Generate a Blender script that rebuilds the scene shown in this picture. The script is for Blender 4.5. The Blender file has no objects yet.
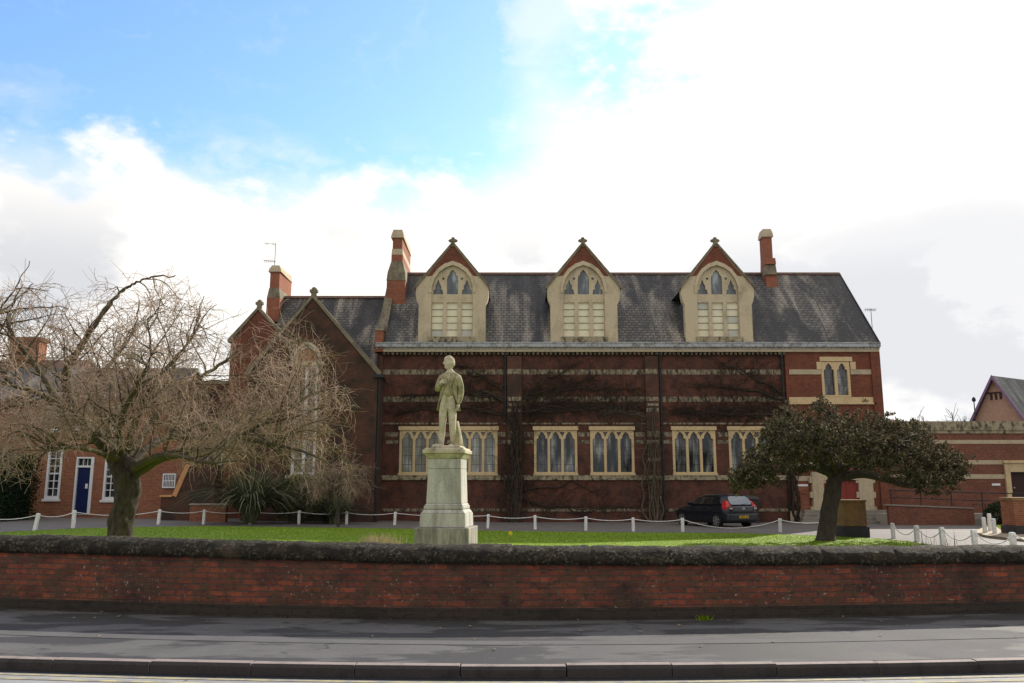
import bpy, bmesh, math, random
import numpy as np
from mathutils import Vector, Matrix
from mathutils.geometry import tessellate_polygon

R = math.radians
random.seed(11); rng = np.random.default_rng(11)
scn = bpy.context.scene
col = scn.collection

# ------------------------------------------------------------------ camera
F = 826.0; HORIZ = 486.0; EYE = 1.65
PITCH = math.atan((HORIZ - 341.5) / F)
cam = bpy.data.cameras.new('camera'); camo = bpy.data.objects.new('camera', cam); col.objects.link(camo)
cam.sensor_width = 36; cam.lens = F / 1024 * 36; cam.clip_start = 0.1; cam.clip_end = 3000
camo.location = (0, 0, EYE); camo.rotation_euler = (math.pi / 2 + PITCH, 0, 0)
scn.camera = camo

# ------------------------------------------------------------------ light
SUN_EL, SUN_AZ = R(28), R(40)            # azimuth clockwise from +Y (towards +X)
sd = Vector((math.sin(SUN_AZ) * math.cos(SUN_EL), math.cos(SUN_AZ) * math.cos(SUN_EL), math.sin(SUN_EL)))
sl = bpy.data.lights.new('sun', 'SUN'); sl.energy = 5.0; sl.angle = R(0.55); sl.color = (1.0, 0.93, 0.82)
so = bpy.data.objects.new('sun', sl); col.objects.link(so)
so.rotation_euler = (-sd).to_track_quat('-Z', 'Y').to_euler(); so.location = (20, 30, 40)

scn.view_settings.view_transform = 'Standard'; scn.view_settings.look = 'None'
scn.view_settings.exposure = 0.35; scn.view_settings.gamma = 1; scn.view_settings.use_curve_mapping = False
scn.cycles.max_bounces = 6; scn.cycles.diffuse_bounces = 3; scn.cycles.glossy_bounces = 3
scn.cycles.transparent_max_bounces = 6

world = bpy.data.worlds.new("World"); scn.world = world; world.use_nodes = True
SKY_STRENGTH = 0.13
def build_world():
    nt = world.node_tree; nt.nodes.clear(); N = nt.nodes.new; L = nt.links.new
    out = N('ShaderNodeOutputWorld'); bg = N('ShaderNodeBackground'); bg.inputs['Strength'].default_value = SKY_STRENGTH
    L(bg.outputs[0], out.inputs[0])
    sky = N('ShaderNodeTexSky'); sky.sky_type = 'NISHITA'; sky.sun_disc = False
    sky.sun_elevation = SUN_EL; sky.sun_rotation = SUN_AZ; sky.air_density = 1.2; sky.dust_density = 0.8; sky.ozone_density = 1.6
    tc = N('ShaderNodeTexCoord'); sep = N('ShaderNodeSeparateXYZ'); L(tc.outputs['Generated'], sep.inputs[0])
    def M(op, a, b=None, c=None):
        m = N('ShaderNodeMath'); m.operation = op
        for i, v in enumerate((a, b, c)):
            if v is None: continue
            if isinstance(v, (int, float)): m.inputs[i].default_value = v
            else: L(v, m.inputs[i])
        return m.outputs[0]
    def smooth(v, lo, hi):
        m = N('ShaderNodeMapRange'); m.interpolation_type = 'SMOOTHSTEP'
        L(v, m.inputs['Value']); m.inputs['From Min'].default_value = lo; m.inputs['From Max'].default_value = hi
        return m.outputs[0]
    def noise(scale, detail, rough, zs=2.0, off=(0, 0, 0)):
        mp = N('ShaderNodeMapping'); L(tc.outputs['Generated'], mp.inputs[0])
        mp.inputs['Scale'].default_value = (1, 1, zs); mp.inputs['Location'].default_value = off
        n = N('ShaderNodeTexNoise'); n.inputs['Scale'].default_value = scale; n.inputs['Detail'].default_value = detail
        n.inputs['Roughness'].default_value = rough; L(mp.outputs[0], n.inputs['Vector']); return n.outputs['Fac']
    el = M('ARCSINE', sep.outputs['Z']); az = M('ARCTAN2', sep.outputs['X'], sep.outputs['Y'])
    nb = noise(5.0, 10, 0.58, 1.8, (3.1, 0.4, 1.7)); nf = noise(11.0, 8, 0.62, 1.5, (0.3, 5.0, 2.2)); nl = noise(2.2, 4, 0.5, 1.6, (7, 2, 1))
    wob = M('ADD', M('MULTIPLY', M('SUBTRACT', nb, 0.5), 0.26), M('MULTIPLY', M('SUBTRACT', nf, 0.5), 0.10))
    # an open blue stretch of sky, left of the view axis and above a bank of cloud
    e1 = smooth(M('ADD', M('ADD', el, M('MULTIPLY', az, -0.03)), wob), 0.350, 0.395)
    e2 = M('SUBTRACT', 1.0, smooth(M('ADD', az, M('MULTIPLY', wob, 1.6)), -0.04, 0.13))
    blue_front = M('MULTIPLY', M('MULTIPLY', e1, e2), smooth(az, -1.25, -0.8))
    # scattered openings elsewhere, mostly behind the viewer and overhead
    e3 = smooth(M('ADD', nl, M('MULTIPLY', M('SUBTRACT', nb, 0.5), 0.5)), 0.66, 0.76)
    back = smooth(M('MULTIPLY', sep.outputs['Y'], -1.0), -0.35, 0.2)
    blue = M('MAXIMUM', blue_front, M('MULTIPLY', e3, back))
    # wisps drifting over the blue
    wisp = M('MULTIPLY', smooth(M('ADD', nb, M('MULTIPLY', M('SUBTRACT', nf, .5), .7)), 0.47, 0.75), 0.45)
    # light gaps over the bright cloud to the right
    gap = M('MULTIPLY', smooth(M('ADD', nb, M('MULTIPLY', M('SUBTRACT', nf, .5), .4)), 0.50, 0.62), 0.55)
    cover = M('SUBTRACT', 1.0, M('MULTIPLY', blue, M('SUBTRACT', 1.0, wisp)))
    def blob(a0, e0, ra, re):
        da = M('DIVIDE', M('SUBTRACT', az, a0), ra); de = M('DIVIDE', M('SUBTRACT', el, e0), re)
        return M('SUBTRACT', 1.0, smooth(M('ADD', M('ADD', M('MULTIPLY', da, da), M('MULTIPLY', de, de)), M('MULTIPLY', wob, 5.0)), 0.25, 1.3))
    # a thin patch where blue shows through, right of the axis and high up
    cover = M('SUBTRACT', cover, M('MULTIPLY', M('MULTIPLY', blob(0.19, 0.50, 0.16, 0.075), smooth(nf, 0.35, 0.62)), 0.62))
    cover = M('SUBTRACT', cover, M('MULTIPLY', gap, smooth(el, 0.36, 0.47)))
    # cloud brightness: bright rims, grey undersides low down
    grey = M('MULTIPLY', smooth(M('ADD', nl, M('MULTIPLY', M('SUBTRACT', nb, .5), .9)), 0.38, 0.54), M('SUBTRACT', 1.0, smooth(el, 0.22, 0.36)))
    grey = M('MAXIMUM', grey, M('MULTIPLY', blob(0.50, 0.22, 0.24, 0.10), 0.75))
    cb = M('SUBTRACT', 7.0, M('MULTIPLY', grey, 2.2))
    sunward = smooth(M('ADD', M('MULTIPLY', sep.outputs['X'], 0.64), M('MULTIPLY', sep.outputs['Y'], 0.77)), 0.5, 1.0)
    cb = M('ADD', cb, M('MULTIPLY', sunward, 0.5))
    cb = M('MULTIPLY', cb, M('SUBTRACT', 1.0, M('MULTIPLY', back, 0.15)))
    cc = N('ShaderNodeMix'); cc.data_type = 'RGBA'; L(grey, cc.inputs['Factor'])
    cc.inputs['A'].default_value = (1.0, 0.965, 0.91, 1); cc.inputs['B'].default_value = (0.93, 0.945, 0.985, 1)
    sc_ = N('ShaderNodeVectorMath'); sc_.operation = 'SCALE'; L(cc.outputs['Result'], sc_.inputs[0]); L(cb, sc_.inputs['Scale'])
    sk = N('ShaderNodeVectorMath'); sk.operation = 'MULTIPLY'; L(sky.outputs[0], sk.inputs[0]); sk.inputs[1].default_value = (1.12, 1.36, 1.80)
    mx = N('ShaderNodeMix'); mx.data_type = 'RGBA'; L(cover, mx.inputs['Factor']); L(sk.outputs[0], mx.inputs['A']); L(sc_.outputs[0], mx.inputs['B'])
    L(mx.outputs['Result'], bg.inputs['Color'])
build_world()

# ------------------------------------------------------------------ survey of the site (sight lines measured from the street)
def ray(u, v):
    a = (u - 512) / F; b = (341.5 - v) / F
    return Vector((a, math.cos(PITCH) - b * math.sin(PITCH), math.sin(PITCH) + b * math.cos(PITCH)))
def P(u, v, Y):
    d = ray(u, v); return Vector((0, 0, EYE)) + d * (Y / d.y)
def PX(u, Y, v=440): return P(u, v, Y).x
def PZ(v, Y): return P(512, v, Y).z
def G(x): return -0.20 + (0.0 if x > 0 else min(0.22, -0.0125 * x))     # garden level, rising a little to the left
def PGd(u, v, z=None):
    d = ray(u, v); zz = -0.2 if z is None else z
    for _ in range(6):
        t = (zz - EYE) / d.z; p = Vector((0, 0, EYE)) + d * t
        if z is None: zz = G(p.x)
    return p

# ------------------------------------------------------------------ mesh helpers
ORG = {}
def link(o, parent=None):
    col.objects.link(o)
    if parent is not None: o.parent = parent
    return o
def thing(name, label, cat, loc=(0, 0, 0), rotz=0, group=None):
    o = bpy.data.objects.new(name, None); o.empty_display_size = .2; link(o)
    o.location = loc; o.rotation_euler = (0, 0, rotz); o['label'] = label; o['category'] = cat
    if group: o['group'] = group
    ORG[o.name] = Vector(loc); return o
def tag(o, label=None, cat=None, group=None, kind=None):
    if label: o['label'] = label
    if cat: o['category'] = cat
    if group: o['group'] = group
    if kind: o['kind'] = kind
    return o
class MB:
    def __init__(s): s.v = []; s.f = []; s.m = []
    def add(s, vs, fs, mi=0):
        o = len(s.v); s.v += [tuple(p) for p in vs]
        s.f += [tuple(i + o for i in f) for f in fs]; s.m += [mi] * len(fs)
    def box(s, x0, y0, z0, x1, y1, z1, mi=0):
        if x0 > x1: x0, x1 = x1, x0
        if y0 > y1: y0, y1 = y1, y0
        if z0 > z1: z0, z1 = z1, z0
        s.add([(x0,y0,z0),(x1,y0,z0),(x1,y1,z0),(x0,y1,z0),(x0,y0,z1),(x1,y0,z1),(x1,y1,z1),(x0,y1,z1)],
              [(0,3,2,1),(4,5,6,7),(0,1,5,4),(1,2,6,5),(2,3,7,6),(3,0,4,7)], mi)
    def slab(s, outer, holes, y0, y1, mi=0):
        """plate in the XZ plane with holes, from y0 (front) to y1 (back)"""
        loops = [outer] + list(holes)
        tris = tessellate_polygon([[Vector((a, b, 0)) for a, b in l] for l in loops])
        pts = [p for l in loops for p in l]; n = len(pts)
        vs = [(a, y0, b) for a, b in pts] + [(a, y1, b) for a, b in pts]; fs = []
        for t in tris:
            a, b, c = (pts[i] for i in t)
            area = (b[0]-a[0])*(c[1]-a[1]) - (b[1]-a[1])*(c[0]-a[0])
            t = tuple(t) if area > 0 else tuple(reversed(t))
            fs.append(t); fs.append(tuple(i + n for i in reversed(t)))
        k = 0
        for li, l in enumerate(loops):
            m = len(l); ar = sum(l[i][0]*l[(i+1)%m][1] - l[(i+1)%m][0]*l[i][1] for i in range(m))
            fl = (ar > 0) == (li == 0)
            for i in range(m):
                a, b = k + i, k + (i + 1) % m
                fs.append((a, a + n, b + n, b) if fl else (a, b, b + n, a + n))
            k += m
        s.add(vs, fs, mi)
    def prism_x(s, prof, x0, x1, mi=0):
        """profile of (y,z) points pushed along x"""
        n = len(prof)
        s.add([(x0, a, b) for a, b in prof] + [(x1, a, b) for a, b in prof],
              [tuple(range(n)), tuple(range(2*n-1, n-1, -1))] + [(i, i+n, (i+1)%n+n, (i+1)%n) for i in range(n)], mi)
    def prism_z(s, poly, z0, z1, mi=0):
        n = len(poly)
        s.add([(a, b, z0) for a, b in poly] + [(a, b, z1) for a, b in poly],
              [tuple(range(n-1, -1, -1)), tuple(range(n, 2*n))] + [(i, (i+1)%n, (i+1)%n+n, i+n) for i in range(n)], mi)
    def tube(s, path, rad, n=6, mi=0, cap=True):
        path = [Vector(p) for p in path]; k = len(path)
        if not hasattr(rad, '__len__'): rad = [rad] * k
        vs = []; fs = []; prev = None
        for i, p in enumerate(path):
            t = (path[min(i+1, k-1)] - path[max(i-1, 0)])
            if t.length < 1e-9: t = Vector((0, 0, 1))
            t.normalize()
            if prev is None:
                a = t.orthogonal().normalized()
            else:
                a = prev - t * prev.dot(t)
                a = a.normalized() if a.length > 1e-6 else t.orthogonal().normalized()
            prev = a; b = t.cross(a)
            for j in range(n):
                q = 2 * math.pi * j / n
                vs.append(p + (a * math.cos(q) + b * math.sin(q)) * rad[i])
        for i in range(k - 1):
            for j in range(n):
                fs.append((i*n + j, i*n + (j+1) % n, (i+1)*n + (j+1) % n, (i+1)*n + j))
        if cap and n > 2:
            fs.append(tuple(range(n-1, -1, -1))); fs.append(tuple(range((k-1)*n, k*n)))
        s.add(vs, fs, mi)
    def lathe(s, c, prof, n=16, mi=0, sy=1.0):
        """prof: (radius, z) from bottom to top"""
        vs = []; fs = []; k = len(prof)
        for r, z in prof:
            for j in range(n):
                q = 2*math.pi*j/n; vs.append((c[0] + r*math.cos(q), c[1] + r*sy*math.sin(q), c[2] + z))
        for i in range(k-1):
            for j in range(n): fs.append((i*n+j, i*n+(j+1)%n, (i+1)*n+(j+1)%n, (i+1)*n+j))
        fs.append(tuple(range(n-1, -1, -1))); fs.append(tuple(range((k-1)*n, k*n)))
        s.add(vs, fs, mi)
    def loft(s, rings, mi=0, cap=True, closed=True):
        n = len(rings[0]); vs = [p for r in rings for p in r]; fs = []
        for i in range(len(rings)-1):
            for j in range(n if closed else n-1):
                fs.append((i*n+j, i*n+(j+1)%n, (i+1)*n+(j+1)%n, (i+1)*n+j))
        if cap: fs.append(tuple(range(n-1, -1, -1))); fs.append(tuple(range((len(rings)-1)*n, len(rings)*n)))
        s.add(vs, fs, mi)
    def build(s, name, mats, parent=None, smooth=False, local=False, uv=True, bevel=0, org=None, fix=True):
        me = bpy.data.meshes.new(name)
        off = Vector((0, 0, 0))
        if parent is not None and not local: off = ORG[parent.name]
        if org is not None: off = Vector(org)
        V = np.array(s.v, dtype=np.float64)
        me.from_pydata((V - np.array(off)).tolist(), [], s.f)
        if not isinstance(mats, (list, tuple)): mats = [mats]
        for m in mats: me.materials.append(m)
        if len(mats) > 1: me.polygons.foreach_set('material_index', s.m)
        if smooth: me.polygons.foreach_set('use_smooth', [True] * len(me.polygons))
        if fix and len(s.f) < 20000:
            bm = bmesh.new(); bm.from_mesh(me); bmesh.ops.recalc_face_normals(bm, faces=bm.faces); bm.to_mesh(me); bm.free()
        me.update()
        if uv: boxuv(me, off)
        o = bpy.data.objects.new(name, me); link(o, parent)
        if parent is not None: ORG[o.name] = ORG[parent.name]
        else:
            ORG[o.name] = Vector(org) if org is not None else Vector((0, 0, 0))
            if org is not None: o.location = org
        if bevel:
            b = o.modifiers.new('bevel', 'BEVEL'); b.width = bevel; b.segments = 2; b.limit_method = 'ANGLE'; b.angle_limit = R(40)
        return o
def boxuv(me, off):
    l = me.uv_layers.new(name='UVMap'); nl = len(me.loops)
    co = np.empty(len(me.vertices)*3); me.vertices.foreach_get('co', co); co = co.reshape(-1, 3) + np.array(off)
    vi = np.empty(nl, dtype=np.int64); me.loops.foreach_get('vertex_index', vi)
    no = np.empty(len(me.polygons)*3); me.polygons.foreach_get('normal', no); no = np.abs(no.reshape(-1, 3))
    tot = np.empty(len(me.polygons), dtype=np.int64); me.polygons.foreach_get('loop_total', tot)
    nn = np.repeat(no, tot, axis=0); c = co[vi]
    ax = np.where(nn[:, 2] > 0.8, 2, np.where(nn[:, 1] >= nn[:, 0]*0.98, 1, 0))
    u = np.where(ax == 0, c[:, 1], c[:, 0]); v = np.where(ax == 2, c[:, 1], c[:, 2])
    l.data.foreach_set('uv', np.stack([u, v], 1).ravel())

# ------------------------------------------------------------------ materials
class MT:
    def __init__(s, name, rough=0.8, spec=0.3):
        s.m = bpy.data.materials.new(name); s.m.use_nodes = True; s.nt = s.m.node_tree
        s.b = s.nt.nodes['Principled BSDF']; s.b.inputs['Roughness'].default_value = rough
        s.b.inputs['Specular IOR Level'].default_value = spec
    def n(s, t): return s.nt.nodes.new(t)
    def l(s, a, b): s.nt.links.new(a, b)
    def coord(s, kind='Object', scale=(1, 1, 1), loc=(0, 0, 0), rot=(0, 0, 0)):
        tc = s.n('ShaderNodeTexCoord'); mp = s.n('ShaderNodeMapping'); s.l(tc.outputs[kind], mp.inputs[0])
        mp.inputs['Scale'].default_value = scale; mp.inputs['Location'].default_value = loc; mp.inputs['Rotation'].default_value = rot
        return mp.outputs[0]
    def geo(s, scale=(1, 1, 1), loc=(0, 0, 0)):
        g = s.n('ShaderNodeNewGeometry'); mp = s.n('ShaderNodeMapping'); s.l(g.outputs['Position'], mp.inputs[0])
        mp.inputs['Scale'].default_value = scale; mp.inputs['Location'].default_value = loc; return mp.outputs[0]
    def noise(s, vec, scale, detail=5, rough=0.55, dist=0):
        n = s.n('ShaderNodeTexNoise'); n.inputs['Scale'].default_value = scale; n.inputs['Detail'].default_value = detail
        n.inputs['Roughness'].default_value = rough; n.inputs['Distortion'].default_value = dist
        if vec is not None: s.l(vec, n.inputs['Vector'])
        return n.outputs['Fac']
    def ramp(s, f, stops):
        r = s.n('ShaderNodeValToRGB'); s.l(f, r.inputs[0]); e = r.color_ramp.elements
        while len(e) < len(stops): e.new(0.5)
        for i, (p, c) in enumerate(stops):
            e[i].position = p; e[i].color = (*c, 1) if hasattr(c, '__len__') else (c, c, c, 1)
        return r.outputs[0]
    def step(s, f, lo, hi, a=0.0, b=1.0):
        m = s.n('ShaderNodeMapRange'); s.l(f, m.inputs['Value']); m.inputs['From Min'].default_value = lo; m.inputs['From Max'].default_value = hi
        m.inputs['To Min'].default_value = a; m.inputs['To Max'].default_value = b; return m.outputs[0]
    def mix(s, f, a, b, mode='MIX'):
        m = s.n('ShaderNodeMix'); m.data_type = 'RGBA'; m.blend_type = mode
        for inp, v in ((m.inputs['Factor'], f), (m.inputs['A'], a), (m.inputs['B'], b)):
            if hasattr(v, 'node'): s.l(v, inp)
            elif hasattr(v, '__len__'): inp.default_value = (*v, 1)
            else: inp.default_value = v
        return m.outputs['Result']
    def math(s, op, a, b):
        m = s.n('ShaderNodeMath'); m.operation = op
        for i, v in enumerate((a, b)):
            if hasattr(v, 'node'): s.l(v, m.inputs[i])
            else: m.inputs[i].default_value = v
        return m.outputs[0]
    def bump(s, h, strength=0.5, dist=0.02):
        b = s.n('ShaderNodeBump'); b.inputs['Strength'].default_value = strength; b.inputs['Distance'].default_value = dist
        s.l(h, b.inputs['Height']); s.l(b.outputs[0], s.b.inputs['Normal'])
    def col(s, c):
        if hasattr(c, 'node'): s.l(c, s.b.inputs['Base Color'])
        else: s.b.inputs['Base Color'].default_value = (*c, 1)
        return s.m
    def rough(s, c): s.l(c, s.b.inputs['Roughness'])

def plain(name, c, rough=0.7, var=0.15, scale=6, spec=0.3, metal=0):
    m = MT(name, rough, spec); m.b.inputs['Metallic'].default_value = metal
    n = m.noise(m.coord(), scale, 5, 0.6)
    a = tuple(x*(1-var) for x in c); b = tuple(min(1, x*(1+var)) for x in c)
    return m.col(m.ramp(n, [(0.3, a), (0.7, b)]))

def brick(name, c1, c2, mortar, dark=(0.03, 0.025, 0.025), stain=0.5, sscale=(0.5, 0.5, 0.5), pale=None, pale_amt=0.0, pale_scale=9, bw=0.225, bh=0.075, ms=0.009, smin=0.45, smax=0.75, bumpd=0.008, wonk=0, patch=None):
    m = MT(name, 0.88, 0.2)
    uv = m.coord('UV')
    if wonk:
        nz = m.n('ShaderNodeTexNoise'); nz.inputs['Scale'].default_value = 2.3; nz.inputs['Detail'].default_value = 4; m.l(uv, nz.inputs['Vector'])
        sv = m.n('ShaderNodeVectorMath'); sv.operation = 'SUBTRACT'; m.l(nz.outputs['Color'], sv.inputs[0]); sv.inputs[1].default_value = (.5, .5, .5)
        ms_ = m.n('ShaderNodeVectorMath'); ms_.operation = 'SCALE'; m.l(sv.outputs[0], ms_.inputs[0]); ms_.inputs['Scale'].default_value = wonk
        ad = m.n('ShaderNodeVectorMath'); ad.operation = 'ADD'; m.l(uv, ad.inputs[0]); m.l(ms_.outputs[0], ad.inputs[1]); uv = ad.outputs[0]
    b = m.n('ShaderNodeTexBrick'); m.l(uv, b.inputs['Vector'])
    b.inputs['Scale'].default_value = 1; b.inputs['Brick Width'].default_value = bw; b.inputs['Row Height'].default_value = bh
    b.inputs['Mortar Size'].default_value = ms; b.inputs['Mortar Smooth'].default_value = 0.2; b.inputs['Bias'].default_value = -0.1
    b.inputs['Color1'].default_value = (*c1, 1); b.inputs['Color2'].default_value = (*c2, 1); b.inputs['Mortar'].default_value = (*mortar, 1)
    g = m.geo()
    n1 = m.noise(g, 0.9, 6, 0.62); n2 = m.noise(g, 7, 5, 0.65)
    c = b.outputs['Color']
    c = m.mix(m.step(n2, 0.35, 0.7, 0.0, 0.45), c, tuple(x*0.5 for x in c1))
    gs = m.geo(scale=sscale)
    ns = m.noise(gs, 1.6, 8, 0.66)
    c = m.mix(m.step(ns, smin, smax, 0.0, stain), c, dark)
    c = m.mix(m.step(n1, 0.5, 0.75, 0.0, 0.35), c, c2)
    if patch:
        n5 = m.noise(m.geo(loc=(3, 8, 2)), 4.5, 7, 0.7); c = m.mix(m.step(n5, 0.45, 0.60, 0, 0.8), c, patch)
        n6 = m.noise(m.geo(loc=(1, 5, 9), scale=(1, 1, 2.2)), 11, 6, 0.7); c = m.mix(m.step(n6, 0.54, 0.64, 0, 0.7), c, dark)
    if pale:
        n3 = m.noise(g, pale_scale, 7, 0.75); n4 = m.noise(g, 1.3, 3, 0.5)
        f = m.math('MULTIPLY', m.step(n3, 0.60, 0.68), m.step(n4, 0.42, 0.6)); f = m.math('MULTIPLY', f, pale_amt)
        c = m.mix(f, c, pale)
    inv = m.math('SUBTRACT', 1.0, b.outputs['Fac'])
    h = m.math('ADD', m.math('MULTIPLY', inv, 0.7), m.math('MULTIPLY', n2, 0.4))
    m.bump(h, 0.6, bumpd)
    return m.col(c)

def stone(name, base, dirt=(0.05, 0.045, 0.04), amt=0.6, scale=2.5, moss=None, lo=0.5, hi=0.75, stretch=(1, 1, 0.6), fine=14):
    m = MT(name, 0.85, 0.25); g = m.geo(scale=stretch)
    n1 = m.noise(g, scale, 8, 0.68); n2 = m.noise(m.geo(), fine, 6, 0.7)
    c = m.mix(m.step(n2, 0.3, 0.7), tuple(x*0.8 for x in base), tuple(min(1, x*1.15) for x in base))
    c = m.mix(m.step(n1, lo, hi, 0, amt), c, dirt)
    if moss:
        n3 = m.noise(m.geo(loc=(4, 2, 7)), scale*1.7, 6, 0.65); c = m.mix(m.step(n3, 0.48, 0.68, 0, 0.8), c, moss)
    m.bump(n2, 0.4, 0.01)
    return m.col(c)

M = {}
M['brick_hall'] = brick('hall_brick', (0.225, 0.067, 0.040), (0.10, 0.042, 0.032), (0.10, 0.075, 0.06), dark=(0.036, 0.023, 0.021), stain=0.8, sscale=(1.1, 1.1, 0.75), smin=0.42, smax=0.62, patch=(0.095, 0.050, 0.036), bumpd=0.012)
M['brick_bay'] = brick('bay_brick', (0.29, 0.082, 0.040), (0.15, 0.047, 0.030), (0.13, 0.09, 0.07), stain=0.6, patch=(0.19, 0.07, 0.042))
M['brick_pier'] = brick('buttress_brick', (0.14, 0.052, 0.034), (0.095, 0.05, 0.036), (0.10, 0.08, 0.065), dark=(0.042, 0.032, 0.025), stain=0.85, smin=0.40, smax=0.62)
M['brick_orange'] = brick('chimney_brick', (0.36, 0.115, 0.062), (0.28, 0.085, 0.048), (0.25, 0.18, 0.13), stain=0.35)  # brighter orange brick for chimneys, kneeler, panel and tympanum
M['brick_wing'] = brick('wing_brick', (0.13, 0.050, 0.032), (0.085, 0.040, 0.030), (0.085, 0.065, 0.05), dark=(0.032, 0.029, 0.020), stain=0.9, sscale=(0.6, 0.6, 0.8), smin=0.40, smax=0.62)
M['brick_cottage'] = brick('cottage_brick', (0.33, 0.115, 0.052), (0.21, 0.07, 0.036), (0.30, 0.22, 0.16), stain=0.3)
M['brick_ext'] = brick('extension_brick', (0.27, 0.094, 0.056), (0.16, 0.058, 0.040), (0.20, 0.14, 0.105), stain=0.45, patch=(0.20, 0.082, 0.054))
M['brick_wall'] = brick('street_wall_brick', (0.31, 0.082, 0.044), (0.10, 0.038, 0.028), (0.085, 0.068, 0.058), dark=(0.030, 0.024, 0.023), stain=0.9, sscale=(0.7, 0.7, 1.2), pale=(0.50, 0.45, 0.40), pale_amt=0.9, pale_scale=22, ms=0.009, smin=0.46, smax=0.64, bw=0.215, bh=0.068, wonk=0.035, patch=(0.085, 0.055, 0.034), bumpd=0.015)
M['brick_base'] = brick('wall_footing_brick', (0.060, 0.045, 0.036), (0.040, 0.034, 0.030), (0.03, 0.027, 0.024), dark=(.016, .015, .014), stain=0.8, ms=0.006, wonk=0.03, patch=(.05, .04, .03))
M['brick_far'] = brick('far_house_brick', (0.46, 0.28, 0.19), (0.36, 0.21, 0.14), (0.40, 0.31, 0.24), stain=0.2)
M['stone'] = stone('buff_stone', (0.60, 0.45, 0.255), amt=0.35, scale=1.6, lo=0.5, hi=0.8)
M['stone_dormer'] = stone('dormer_stone', (0.56, 0.465, 0.32), (0.15, 0.125, 0.085), amt=0.6, scale=1.3, lo=0.48, hi=0.75)
M['stone_band'] = stone('weathered_band_stone', (0.30, 0.245, 0.165), (0.04, 0.03, 0.026), amt=0.95, scale=5.5, lo=0.44, hi=0.58, stretch=(1, 1, 0.35))
M['stone_clean'] = stone('clean_band_stone', (0.47, 0.385, 0.26), (0.14, 0.11, 0.08), amt=0.5, scale=2.0)
M['stone_sill'] = stone('stained_sill_stone', (0.36, 0.30, 0.20), (0.03, 0.028, 0.02), amt=0.95, scale=4, lo=0.46, hi=0.62)
M['corbel'] = stone('sooty_corbel_stone', (0.17, 0.135, 0.09), (0.035, 0.03, 0.025), amt=0.9, scale=7, lo=0.42, hi=0.58)
M['coping_stone'] = stone('gable_coping_stone', (0.24, 0.20, 0.135), (0.06, 0.052, 0.038), amt=0.85, scale=3, lo=0.40, hi=0.68)
M['statue_stone'] = stone('statue_stone', (0.54, 0.48, 0.36), (0.13, 0.115, 0.07), amt=0.8, scale=2.8, moss=(0.34, 0.29, 0.14), lo=0.48, hi=0.66, stretch=(1.4, 1.4, 0.7), fine=30)
M['coat_stone'] = stone('statue_coat_lichened_stone', (0.42, 0.37, 0.23), (0.11, 0.095, 0.045), amt=0.8, scale=4, moss=(0.22, 0.185, 0.08), lo=0.44, hi=0.62, stretch=(1.4, 1.4, 0.8), fine=30)
M['plinth_stone'] = stone('pedestal_stone', (0.49, 0.47, 0.425), (0.16, 0.15, 0.125), amt=0.75, scale=2.2, lo=0.46, hi=0.72, stretch=(1.6, 1.6, 0.4), fine=22)
M['plinth_low'] = stone('pedestal_base_stone', (0.36, 0.335, 0.29), (0.09, 0.082, 0.07), amt=0.85, scale=3.5, lo=0.42, hi=0.66, stretch=(1.6, 1.6, 0.25), fine=22)
M['pier_stone'] = stone('pier_brown_stone', (0.26, 0.15, 0.065), (0.07, 0.05, 0.035), amt=0.7, scale=2.5, lo=0.44, hi=0.7)
M['dark_stone'] = stone('dark_base_stone', (0.045, 0.045, 0.048), (0.02, 0.02, 0.02), amt=0.5)
M['step_stone'] = stone('step_stone', (0.24, 0.215, 0.18), (0.07, 0.065, 0.055), amt=0.7, scale=2)
M['lead'] = stone('gutter_lead', (0.42, 0.43, 0.45), (0.15, 0.14, 0.12), amt=0.8, scale=4, lo=0.48, hi=0.62, stretch=(1, 1, 1))
M['kerb_face'] = stone('kerb_shaded_face', (0.045, 0.038, 0.037), (0.018, 0.016, 0.016), amt=0.9, scale=5, fine=40)  # dark copy of the kerb stone: shade painted into the front face
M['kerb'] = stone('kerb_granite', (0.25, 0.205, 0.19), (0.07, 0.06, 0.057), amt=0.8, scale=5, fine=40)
M['slab_concrete'] = stone('concrete', (0.36, 0.33, 0.28), (0.15, 0.13, 0.11), amt=0.5)

def slate(name, c1, c2, light=(0.30, 0.28, 0.245), dark=(0.028, 0.028, 0.032)):
    m = MT(name, 0.62, 0.35); uv = m.coord('UV')
    b = m.n('ShaderNodeTexBrick'); m.l(uv, b.inputs['Vector']); b.inputs['Scale'].default_value = 1
    b.inputs['Brick Width'].default_value = 0.30; b.inputs['Row Height'].default_value = 0.17; b.inputs['Mortar Size'].default_value = 0.02
    b.inputs['Mortar Smooth'].default_value = 0.1
    b.inputs['Color1'].default_value = (*c1, 1); b.inputs['Color2'].default_value = (*c2, 1); b.inputs['Mortar'].default_value = (0.025, 0.025, 0.027, 1)
    s1 = m.noise(m.coord('UV', scale=(1.1, 0.16, 1)), 1.5, 7, 0.65, 0.4)
    s2 = m.noise(m.coord('UV', scale=(0.5, 0.28, 1), loc=(3.3, 1.2, 0)), 0.9, 5, 0.6, 0.6)
    c = b.outputs['Color']
    c = m.mix(m.step(s1, 0.47, 0.62, 0, 0.8), c, light)
    c = m.mix(m.step(s2, 0.45, 0.56, 0, 0.85), c, dark)
    s3 = m.noise(uv, 6, 6, 0.7); c = m.mix(m.step(s3, 0.58, 0.72, 0, 0.6), c, light)
    c = m.mix(m.math('MULTIPLY', b.outputs['Fac'], 0.5), c, (0.035, 0.033, 0.032))
    inv = m.math('SUBTRACT', 1.0, b.outputs['Fac']); m.bump(m.math('ADD', inv, m.math('MULTIPLY', s3, .5)), 0.7, 0.02)
    return m.col(c)
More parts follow.
